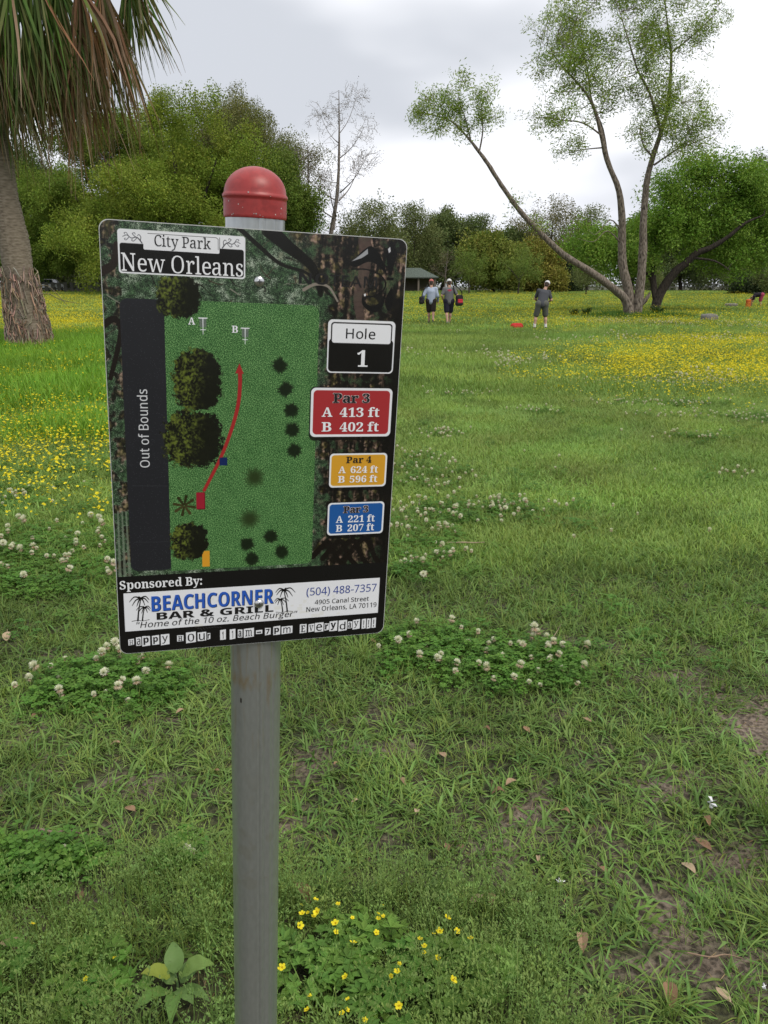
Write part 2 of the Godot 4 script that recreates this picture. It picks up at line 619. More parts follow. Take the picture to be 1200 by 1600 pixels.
func build_trees() -> void:
	# the many-stemmed tree with the long leaning limb
	rg.seed = 31
	var t := thing("leaning_tree", "tall thin-leaved tree with several trunks and one long leaning limb", "tree", on_ground(12.41, -40.85))
	var stems := [
		[[-0.05, -0.2, 0.2, 0.42], [-0.4, 0.84, 0.3, 0.3], [-1.08, 1.4, 0.5, 0.26], [-2.42, 2.22, 0.9, 0.23], [-3.89, 3.03, 1.2, 0.21], [-5.21, 4.11, 1.5, 0.18], [-6.19, 5.05, 1.6, 0.16], [-7.01, 6.06, 1.7, 0.14], [-7.66, 6.92, 1.8, 0.125], [-8.13, 7.48, 1.8, 0.105], [-8.7, 8.13, 1.7, 0.07], [-9.38, 8.74, 1.6, 0.05], [-10.24, 9.01, 1.5, 0.035], [-10.96, 9.18, 1.5, 0.015]],
		[[-8.07, 7.4, 1.8, 0.06], [-7.95, 8.32, 1.9, 0.045], [-8.06, 9.15, 1.9, 0.03], [-7.85, 9.83, 1.9, 0.01]],
		[[-8.45, 7.85, 1.75, 0.05], [-8.72, 8.87, 1.5, 0.035], [-9.04, 9.7, 1.4, 0.02], [-8.94, 10.37, 1.4, 0.01]],
		[[-0.03, -0.2, -0.1, 0.48], [-0.14, 1.15, -0.1, 0.34], [-0.61, 2.67, -0.1, 0.28], [-0.79, 4.46, 0, 0.25], [-1.13, 5.92, 0.2, 0.2], [-1.86, 7.34, 0.3, 0.15], [-2.32, 8.6, 0.5, 0.12], [-2.85, 9.7, 0.7, 0.09], [-3.6, 10.51, 0.8, 0.06], [-4.39, 11.18, 0.9, 0.04], [-5.02, 11.97, 0.9, 0.015]],
		[[-1.25, 6.2, 0.2, 0.12], [-1.75, 7.5, 0, 0.1], [-1.97, 8.74, -0.4, 0.08], [-2.52, 10.1, -0.7, 0.06], [-2.77, 11.44, -0.9, 0.045], [-3.16, 12.76, -1, 0.03], [-3.54, 14.05, -1, 0.01]],
		[[-2.21, 8.32, 0.5, 0.06], [-3.18, 8.79, 0.8, 0.045], [-4.25, 8.87, 1.1, 0.03], [-5.46, 8.96, 1.3, 0.01]],
		[[-2.02, 7.82, 0.4, 0.05], [-2.96, 7.76, 0.2, 0.035], [-3.71, 7.62, 0, 0.01]],
		[[0.22, -0.2, 0, 0.46], [0.35, 1.46, 0, 0.31], [0.34, 2.97, 0, 0.27], [0.24, 4.46, 0, 0.25], [0.23, 6.2, 0, 0.21], [0.36, 7.2, 0, 0.18], [0.65, 8.32, 0, 0.15], [0.98, 9.56, -0.2, 0.12], [0.99, 10.91, -0.2, 0.1], [0.91, 11.97, -0.2, 0.08], [0.59, 13.15, -0.1, 0.05], [0.3, 14.3, 0, 0.03], [0.09, 15.56, 0, 0.01]],
		[[0.42, 7.48, 0, 0.08], [-0.14, 7.9, 0.3, 0.05], [-0.44, 8.6, 0.5, 0.03], [-0.33, 9.01, 0.5, 0.01]],
		[[0.68, 8.6, 0, 0.1], [-0.13, 10.1, 0.5, 0.08], [-0.8, 10.96, 0.7, 0.06], [-1.34, 12.1, 0.8, 0.045], [-1.77, 13.02, 0.9, 0.03], [-2.23, 14.05, 0.9, 0.01]],
		[[0.5, 7.1, 0, 0.07], [1.46, 7.76, 0.4, 0.05], [2.34, 8.07, 0.7, 0.03], [3.06, 8.4, 0.9, 0.01]],
		[[0.94, 11.97, -0.2, 0.06], [1.71, 12.55, 0, 0.04], [2.51, 13.28, 0.2, 0.025], [3.03, 13.79, 0.2, 0.01]],
		[[-0.85, 4.17, 0, 0.06], [-1.49, 4.61, 0.4, 0.035], [-2.22, 3.93, 0.7, 0.02], [-2.65, 4.17, 0.8, 0.01]],
		[[-0.81, 3.6, 0, 0.06], [-1.63, 4.1, 0.5, 0.03], [-2.3, 3.6, 0.7, 0.02], [-3.1, 3.75, 0.8, 0.01]],
		[[0.3, 0.5, 0, 0.2], [0.62, 0.85, 0.1, 0.16], [0.8, 1.15, 0.12, 0.09], [0.82, 1.25, 0.12, 0.03]]]
	var blobs := []
	for b in [[-10.7, 9.1, 0.55, 0.35, 20, 1.5], [-10.0, 9.6, 0.7, 0.45, 24, 1.5], [-9.3, 9.5, 0.6, 0.75, 30, 1.5], [-9.6, 8.8, 0.6, 0.3, 18, 1.6], [-8.9, 8.5, 0.35, 0.4, 14, 1.7], [-8.1, 9.25, 0.5, 0.75, 24, 1.9], [-7.9, 8.6, 0.35, 0.3, 8, 1.9], [-8.85, 10.45, 0.3, 0.35, 8, 1.5], [-7.6, 9.9, 0.35, 0.2, 6, 1.9], [-10.1, 8.4, 0.45, 0.18, 7, 1.5], [-7.3, 8.9, 0.3, 0.3, 5, 1.9], [-6.2, 5.5, 0.25, 0.3, 5, 1.6], [-5.2, 4.35, 0.4, 0.2, 6, 1.5], [-3.79, 11.18, 1.9, 1.6, 150, 0.9], [-2.71, 12.63, 1.8, 1.5, 90, -0.6], [-4.55, 8.87, 1.4, 0.7, 44, 1.1], [-4.35, 13.02, 1.3, 1.1, 60, 0.7], [-0.52, 11.18, 1.3, 1.5, 80, 0.6], [-1.13, 13.02, 1.5, 1.3, 75, 0.6], [0.94, 12.89, 1.8, 1.5, 95, -0.1], [2.4, 13.1, 0.9, 0.9, 34, 0.2], [1.1, 9.83, 1.9, 1.1, 110, 0], [0.32, 8.6, 1.2, 1.1, 60, 0.3], [2.28, 8.6, 1.4, 1.0, 60, 0.6], [1.48, 7.72, 1.2, 0.6, 30, 0.5], [-3.57, 7.85, 0.9, 0.45, 22, 0.2], [-2.22, 10.1, 1.2, 1.1, 50, 0.1], [0.2, 14.6, 1.5, 1.2, 50, 0], [-2.6, 14.5, 1.6, 0.9, 40, 0]]:
		blobs.append([b[0], b[1], b[5], b[2], b[3], minf(b[2], 1.2), b[4]])
	grow_tree(t, stems, blobs, {"leaf": clump(20, 0.34, 0.15, 0.019, 0.8), "per": 2, "spread": 0.7, "tint": Color(0.2, 0.31, 0.045), "tint2": Color(0.3, 0.39, 0.085), "bark": Color(0.25, 0.215, 0.18), "sides": 12, "twig": 0.022, "slim": 0.72})

	# the dense tree behind it
	t = thing("leafy_tree", "dense bright green tree with a low dark limb behind the leaning tree", "tree", on_ground(15.9, -48.0))
	stems = [
		[[0, -0.2, 0, 0.3], [0.29, 1.08, 0, 0.27], [0.86, 2.16, 0.2, 0.25], [1.47, 2.76, 0.4, 0.22], [2.01, 3.33, 0.6, 0.19], [2.68, 3.61, 0.8, 0.15], [3.54, 4.21, 1, 0.12], [4.3, 4.9, 1.2, 0.08], [5.28, 5.31, 1.2, 0.03]],
		[[1.74, 3.05, 0.5, 0.08], [2.8, 2.87, 1.2, 0.05], [3.6, 2.34, 1.6, 0.02]],
		[[0.1, 0.72, 0, 0.2], [-0.11, 2.16, -0.4, 0.18], [-0.09, 3.93, -0.7, 0.13], [0.3, 5.66, -0.9, 0.06], [0.9, 7.4, -0.9, 0.02]],
		[[-0.08, 1.8, -0.3, 0.12], [-1.29, 2.87, -0.5, 0.09], [-2.8, 3.22, -0.6, 0.06], [-4.12, 3.58, -0.6, 0.02]]]
	blobs = []
	for b in [[3.53, 6.17, 3.0, 2.2, 120], [1.27, 6.85, 2.0, 1.6, 64], [5.46, 5.31, 2.1, 2.4, 80], [-0.49, 4.28, 1.9, 2.0, 80], [-3.77, 3.75, 1.6, 1.4, 60], [4.24, 3.22, 2.6, 1.0, 80], [-2.06, 3.22, 1.7, 1.2, 50], [1.47, 4.97, 2.2, 1.8, 90], [2.22, 8.0, 1.6, 0.7, 40], [4.8, 7.5, 1.4, 0.9, 45], [7.2, 4.4, 1.3, 1.8, 50]]:
		blobs.append([b[0], b[1], -0.5, b[2], b[3], 1.9, b[4]])
	grow_tree(t, stems, blobs, {"leaf": clump(64, 0.6, 0.13, 0.036, 0.3), "per": 2, "spread": 0.7, "tint": Color(0.16, 0.3, 0.035), "tint2": Color(0.25, 0.38, 0.065), "bark": Color(0.055, 0.045, 0.038), "sides": 9})

	# the oaks behind the sign and the palm
	var small := clump(230, 1.2, 0.17, 0.055)
	var grove := "oaks beyond the meadow"
	for d in [
		["broad olive-green oak rising directly behind the palm trunk", -30.0, -96.0, 19.8, 11.0, Color(0.124, 0.204, 0.0273), Color(0.183, 0.249, 0.0354)],
		["broad yellow-green oak rising behind the sign", -20.0, -84.0, 18.2, 10.0, Color(0.161, 0.244, 0.0273), Color(0.243, 0.296, 0.041)],
		["low bushy oak beside the bare tree, partly behind the sign", -10.7, -88.0, 13.4, 5.0, Color(0.113, 0.188, 0.0246), Color(0.161, 0.222, 0.041)],
		["dark oak standing behind the silver car", -44.0, -104.0, 16.2, 7.5, Color(0.0646, 0.113, 0.0218), Color(0.0972, 0.148, 0.0301)]]:
		rg.seed = int(d[3] * 10)
		crown_tree("oak_tree", d[0], d[1], d[2], d[3], d[4], {"leaf": small, "mat": M.far_leaf, "per": 3, "spread": 1.2, "size": 1.0, "tint": d[5], "tint2": d[6], "twigs": 26, "lobes": 17, "low": 0.08, "skirt": 7, "bark": Color(0.06, 0.05, 0.04)}, grove)
	rg.seed = 77
	crown_tree("oak_tree", "tallest brownish oak with a thin top behind the yellow-green oak", -19.0, -106.0, 23.6, 9.6, {"leaf": clump(110, 1.2, 0.18, 0.055), "mat": M.far_leaf, "per": 2, "spread": 0.9, "tint": Color(0.14, 0.165, 0.0478), "tint2": Color(0.194, 0.193, 0.0683), "twigs": 30, "lobes": 18, "low": 0.25, "skirt": 1}, grove)
	rg.seed = 41
	bare_tree("bare_tree", "tall bare leaning tree with fine twigs showing above the sign", -4.8, -90.0, 20.2, 5.4, 1.9, 800, Color(0.26, 0.234, 0.208))
	rg.seed = 42
	bare_tree("bare_tree", "slender bare tree beside the red post cap", -8.4, -93.0, 15.6, 3.2, 0.8, 480, Color(0.247, 0.221, 0.195))

	# the row of trees that closes the meadow
	var fine := clump(105, 1.05, 0.22, 0.066)
	var thin := clump(55, 1.05, 0.2, 0.055)
	var row := "trees closing the far side of the meadow"
	var olive := [Color(0.143, 0.182, 0.0585), Color(0.195, 0.221, 0.0845)]
	var dull := [Color(0.104, 0.15, 0.0455), Color(0.15, 0.189, 0.065)]
	var warm := [Color(0.221, 0.227, 0.039), Color(0.286, 0.247, 0.0585)]
	var fresh := [Color(0.143, 0.221, 0.039), Color(0.195, 0.26, 0.0585)]
	for d in [
		["grey-green open-crowned oak beyond the top edge of the sign", -1.82, -96.0, 10.4, 4.6, olive, thin, 0.25],
		["grey-green rounded oak just past the corner of the sign", 3.1, -102.0, 10.2, 4.0, olive, thin, 0.2],
		["dark narrow oak behind the green-roofed pavilion", 7.6, -108.0, 9.9, 3.4, dull, fine, 0.12],
		["dull green oak behind the walker in the light blue shirt", 12.0, -111.0, 9.2, 5.0, dull, fine, 0.1],
		["dull green oak between the walkers and the leaning limb", 16.3, -106.0, 7.8, 4.2, dull, fine, 0.1],
		["wide brownish olive oak beyond the leaning limb", 20.92, -106.0, 11.0, 5.8, [Color(0.163, 0.163, 0.065), Color(0.208, 0.195, 0.091)], thin, 0.2],
		["yellow-green round tree behind the two walkers", 11.83, -88.0, 5.8, 3.5, [Color(0.163, 0.215, 0.0364), Color(0.234, 0.247, 0.052)], fine, 0.1],
		["golden-brown round tree beneath the leaning limb", 16.4, -91.0, 5.4, 3.0, warm, fine, 0.1],
		["olive oak behind the middle trunk of the leaning tree", 27.68, -112.0, 10.6, 4.6, olive, thin, 0.2],
		["dark evergreen bush behind the man about to throw", 20.9, -96.0, 3.2, 2.9, [Color(0.02, 0.035, 0.012), Color(0.03, 0.05, 0.018)], fine, 0.02],
		["tall dark oak behind the dense bright green tree", 42.92, -98.0, 14.2, 5.0, dull, fine, 0.12],
		["wide oak beyond the low dark limb", 42.0, -116.0, 10.5, 6.5, dull, fine, 0.15],
		["rounded oak behind the straight trunk of the leaning tree", 35.5, -118.0, 10.4, 5.4, dull, fine, 0.15],
		["tall oak beyond the person bending over", 51.0, -120.0, 13.5, 6.2, olive, fine, 0.1],
		["fresh green young tree with a thin trunk by the second walker", 8.33, -80.0, 4.3, 2.0, fresh, thin, 0.3],
		["fresh green young tree with a thin trunk near the red bag", 13.1, -80.0, 4.6, 2.4, fresh, thin, 0.3],
		["small young tree between the thrower and the leaning tree", 19.51, -79.0, 2.6, 1.3, olive, thin, 0.4],
		["small young tree just behind the foot of the leaning tree", 24.35, -74.0, 2.3, 1.1, olive, thin, 0.4],
		["thin young tree standing beside the person bending over", 26.2, -55.5, 3.0, 1.0, olive, thin, 0.45],
		["low dark hedge-like bush behind the person bending over", 36.5, -82.0, 1.7, 2.8, [Color(0.025, 0.04, 0.014), Color(0.052, 0.078, 0.026)], fine, 0.02]]:
		rg.seed = int(absf(d[1] * 31.0)) + 3
		var h: float = d[3]
		var few := h < 5.0
		crown_tree("park_tree", d[0], d[1], d[2], h, d[4], {"leaf": d[6], "mat": M.far_leaf, "per": 2, "spread": 0.4 if few else 0.8, "size": 0.5 if few and d[7] > 0.2 else 1.0, "tint": d[5][0], "tint2": d[5][1], "twigs": 8 if few else 17, "lobes": 8 if few else 11, "low": d[7], "trunk": 0.07 if few else h * 0.024, "skirt": 3, "bark": Color(0.1, 0.085, 0.07), "sides": 7}, row)
	rg.seed = 91
	bare_tree("bare_tree", "small grey leafless tree behind the walkers", 6.0, -80.0, 4.4, 1.9, 0.1, 160, Color(0.221, 0.195, 0.169))


func build_far_wood() -> void:
	# the wood that goes on behind the row of trees, read as one mass
	rg.seed = 5
	var g := clump(44, 1.25, 0.42, 0.13)
	var xf := []
	var cols := PackedColorArray()
	for i in 95:
		var x := rg.randf_range(-75.0, 100.0)
		var z := -rg.randf_range(130.0, 150.0)
		var h := rg.randf_range(6.0, 9.5)
		var c := Color(0.12, 0.15, 0.065).lerp(Color(0.17, 0.18, 0.095), rg.randf())
		for k in 34:
			var d := dir3()
			xf.append(Transform3D(spun(rg.randf_range(0.8, 1.5)), on_ground(x, z) + Vector3(d.x * 3.6, h * 0.55 + d.y * h * 0.5, d.z * 3.6)))
			cols.append(tone(c, 0.15))
	tag(many("woodland", g, xf, cols, M.far_leaf), "distant mass of woodland beyond the trees", "woodland", "", "stuff")


func fan_frond(hub: Vector3, axis: Vector3, across: Vector3, reach: float, spread: float, green: Color, brown: Color, dry: float) -> Geo:
	# the split fan of a palm leaf: narrow folded segments that hang from their outer half, some of them dry
	var g := Geo.new()
	var nseg := 58
	var nrm := axis.cross(across).normalized()
	for i in nseg:
		var f := (i + 0.5) / nseg * 2.0 - 1.0
		var a := f * spread + rg.randf_range(-0.05, 0.05)
		var d := (axis * cos(a) + across * sin(a)).normalized()
		var long := reach * (0.7 + 0.3 * cos(a)) * rg.randf_range(0.62, 1.12)
		var side := (d.cross(nrm)).normalized().rotated(d, rg.randf_range(-1.2, 1.2))
		var p := PackedVector3Array()
		var q := hub
		var dd := (d + nrm * rg.randf_range(-0.22, 0.22)).normalized()
		for s in 7:
			p.append(q)
			q += dd * long / 6.0
			dd = (dd + Vector3.DOWN * rg.randf_range(0.0, 0.34) + dir3() * 0.12).normalized()
		var w := 0.03 * rg.randf_range(0.5, 1.3)
		var c := tone(brown if rg.randf() < dry * dry else green, 0.45)
		var e := c.lerp(tone(brown.lerp(Color(0.42, 0.33, 0.25), pow(rg.randf(), 3.0)), 0.25), (rg.randf_range(0.6, 1.0) if rg.randf() < dry + 0.15 else rg.randf() * 0.4))
		g.strip(p, PackedFloat32Array([w * 0.4, w * 0.9, w, w * 0.9, w * 0.6, w * 0.3, 0.003]), side, c, e)
	return g


func build_palm() -> void:
	rg.seed = 55
	var at := on_ground(-9.4, -21.3)
	var t := thing("palm_tree", "fan palm with a thick ringed trunk and shaggy brown hanging fronds", "palm tree", at)
	# trunk: rings of old leaf scars
	var pts := curve([Vector3(0.06, -0.2, 0), Vector3(0.03, 0.5, 0), Vector3(-0.03, 1.66, 0), Vector3(-0.08, 2.6, 0), Vector3(-0.15, 3.6, 0), Vector3(-0.23, 4.6, 0), Vector3(-0.3, 5.5, 0), Vector3(-0.4, 6.8, 0), Vector3(-0.45, 8.1, 0)], 18)
	var rr := PackedFloat32Array()
	for i in pts.size():
		var y := pts[i].y
		var r := lerpf(0.48, 0.35, smoothstep(0.0, 2.6, y)) + 0.07 * exp(-maxf(y, 0.0) * 4.0) + 0.03 * sin(y * 3.0)
		rr.append(r + (0.007 if i % 2 else -0.007) + rg.randf_range(-0.008, 0.008))
	var g := Geo.new()
	g.tube(pts, rr, 36, Color(0.24, 0.2, 0.155), 0.05, n_fine)
	part("trunk", g.mesh(), M.palm_bark, t)
	# dry roots and fibres matted round the foot
	g = Geo.new()
	for i in 460:
		var a := rg.randf() * TAU
		var y := 0.15 + 1.9 * pow(rg.randf(), 1.7)
		var p := []
		var wob := rg.randf_range(-0.5, 0.5)
		for s in 5:
			var yy := y - s * rg.randf_range(0.05, 0.17)
			var r := lerpf(0.48, 0.35, smoothstep(0.0, 2.6, yy)) + 0.07 * exp(-maxf(yy, 0.0) * 4.0) + rg.randf_range(0.0, 0.1)
			var b := a + wob * s * 0.25
			p.append(Vector3(-0.04 * maxf(yy - 0.2, 0.0) + 0.03 + cos(b) * r, maxf(yy, -0.05), sin(b) * r))
		g.tube(curve(p, 2), PackedFloat32Array([0.01, 0.016, 0.016, 0.015, 0.013, 0.012, 0.01, 0.008, 0.004]), 4, tone(Color(0.26, 0.19, 0.14), 0.5))
	part("root_fibres", g.mesh(), M.matte, t)
	g = Geo.new()
	for s in [[1.5, 0.9, 0.25], [1.3, 1.2, 0.1]]:
		g.tube(curve([Vector3(0.4, s[0], 0.1), Vector3(0.7, s[0] + 0.05, 0.1), Vector3(1.0, s[0] - s[2], 0.1), Vector3(s[1] + 0.3, s[0] - s[2] * 2.0, 0.12)], 3), PackedFloat32Array([0.012, 0.012, 0.011, 0.01, 0.01, 0.009, 0.008, 0.007, 0.006, 0.004]), 4, Color(0.13, 0.11, 0.07))
	part("loose_roots", g.mesh(), M.matte, t)
	# fronds: [hub, tip, spread, share of dry segments]
	var top := Vector3(-0.45, 8.3, 0)
	var list := []
	for f in [[2.8, 8.6, -0.4, 3.5, 6.9, 0.5, 0.3], [3.1, 8.9, 0.3, 3.7, 7.3, 0.55, 0.2], [2.35, 8.3, 0.3, 3.0, 6.1, 0.42, 0.85], [1.9, 8.2, 0.7, 2.6, 5.9, 0.42, 0.9], [2.3, 8.0, -0.7, 2.5, 5.6, 0.4, 0.7], [1.4, 7.5, 0.1, 1.65, 4.7, 0.3, 0.95], [1.6, 7.9, -0.5, 2.0, 5.2, 0.4, 0.75], [0.75, 8.5, 0.9, 1.4, 5.8, 0.42, 0.25], [1.2, 8.4, 0.6, 1.9, 5.9, 0.45, 0.35], [0.3, 8.3, 1.1, 0.65, 5.5, 0.42, 0.3], [0.5, 7.6, 0.3, 1.0, 5.2, 0.4, 0.7], [-0.3, 8.0, 1.0, 0.0, 5.6, 0.42, 0.6], [-0.75, 7.9, 1.1, -0.45, 5.5, 0.45, 0.5], [-0.5, 6.7, 0.5, 0.15, 4.7, 0.45, 0.2], [-0.35, 6.9, -0.2, 0.35, 5.0, 0.4, 0.35], [-0.9, 7.4, 0.7, -0.7, 5.0, 0.4, 0.8], [-1.8, 7.7, 0.7, -2.0, 5.2, 0.5, 0.7], [-2.6, 8.0, 0.4, -3.1, 5.7, 0.5, 0.5], [-3.6, 8.3, 0.0, -4.4, 6.3, 0.6, 0.3], [-1.0, 7.6, -1.2, -0.7, 5.0, 0.5, 0.7], [-2.2, 7.4, -1.0, -2.5, 4.9, 0.5, 0.8], [0.6, 8.0, -1.2, 1.0, 5.6, 0.5, 0.6]]:
		list.append([Vector3(f[0] * 0.84 + 0.1 * f[1], f[1], f[2]), Vector3(f[3] * 0.84 + 0.1 * f[4], f[4] - 0.45, f[2] * 1.3), f[5], f[6]])
	for i in 7:
		var a := PI + PI * i / 7.0
		var hub := top + Vector3(cos(a) * 1.5 + 0.5, rg.randf_range(-0.9, 0.1), sin(a) * 1.4)
		list.append([hub, hub + Vector3(cos(a) * 0.5 + 0.2, -2.6, sin(a) * 0.5), 0.5, 0.55])
	for i in 14:
		var a := TAU * i / 14.0 + 0.3
		var hub := top + Vector3(cos(a) * 1.7, 0.9 + rg.randf_range(-0.2, 1.6), sin(a) * 1.7)
		list.append([hub, hub + Vector3(cos(a) * 2.0, 0.4, sin(a) * 2.0), 1.1, 0.03])
	var green := Color(0.065, 0.13, 0.022)
	var brown := Color(0.20, 0.115, 0.06)
	for f in list:
		var hub: Vector3 = f[0]
		var axis: Vector3 = (f[1] - hub).normalized()
		var across := axis.cross(Vector3(rg.randf_range(-0.6, 0.6), 0, -1)).normalized() if axis.y < 0.0 else axis.cross(Vector3.UP).normalized()
		var fr := part("frond", fan_frond(hub, axis, across, hub.distance_to(f[1]) * 1.08, f[2], green, brown, f[3]).mesh(), M.leaf, t)
		var pg := Geo.new()
		var mid := top.lerp(hub, 0.55) + Vector3.UP * 0.5
		pg.tube(curve([top + (hub - top).normalized() * 0.25, mid, hub, hub + axis * 0.2], 4), PackedFloat32Array([0.06, 0.055, 0.05, 0.045, 0.04, 0.036, 0.033, 0.03, 0.028, 0.026, 0.022, 0.018, 0.01]), 5, green.lerp(brown, f[3] * 0.7 + 0.2))
		part("stalk", pg.mesh(), M.matte, fr)


# ---------------------------------------------------------------- things in the park
func car(called: String, label: String, at: Vector3, turn: float, paint: Color) -> void:
	var t := thing(called, label, "car", at, turn)
	var side := PackedVector2Array([Vector2(-2.1, 0.3), Vector2(-2.15, 0.62), Vector2(-2.0, 0.86), Vector2(-1.3, 0.95), Vector2(-0.75, 0.98), Vector2(1.5, 1.0), Vector2(2.0, 0.92), Vector2(2.12, 0.6), Vector2(2.05, 0.3)])
	var g := Geo.new()
	g.prism(side, -0.86, 0.86, paint)
	part("body", g.mesh(), M.paint, t)
	g = Geo.new()
	var lo := [Vector3(-0.85, 0.98, 0.8), Vector3(1.6, 1.0, 0.8), Vector3(1.6, 1.0, -0.8), Vector3(-0.85, 0.98, -0.8)]
	var hi := [Vector3(-0.1, 1.46, 0.6), Vector3(1.05, 1.46, 0.6), Vector3(1.05, 1.46, -0.6), Vector3(-0.1, 1.46, -0.6)]
	for i in 4:
		var j := (i + 1) % 4
		g.quad(lo[i], hi[i], hi[j], lo[j], Color(0.02, 0.025, 0.03))
	part("window", g.mesh(), M.gloss, t)
	g = Geo.new()
	g.box(Vector3(-0.14, 1.455, -0.62), Vector3(1.1, 1.5, 0.62), paint)
	for i in 4:
		g.tube(PackedVector3Array([lo[i], hi[i]]), PackedFloat32Array([0.05, 0.045]), 5, paint)
	g.n.clear()
	part("roof", g.mesh(), M.paint, t)
	for x in [-1.35, 1.3]:
		for z in [-0.8, 0.8]:
			g = Geo.new()
			g.lathe([[0.0, -0.1], [0.3, -0.1], [0.33, -0.05], [0.33, 0.05], [0.3, 0.1], [0.0, 0.1]], 18, Color(0.02, 0.02, 0.02))
			var w := part("wheel", g.mesh(), M.matte, t)
			w.position = Vector3(x, 0.33, z)
			w.rotation.x = PI / 2
	for z in [-0.6, 0.6]:
		g = Geo.new()
		g.box(Vector3(-2.17, 0.62, z - 0.18), Vector3(-2.0, 0.78, z + 0.18), Color(0.8, 0.8, 0.8))
		part("headlight", g.mesh(), M.gloss, t)


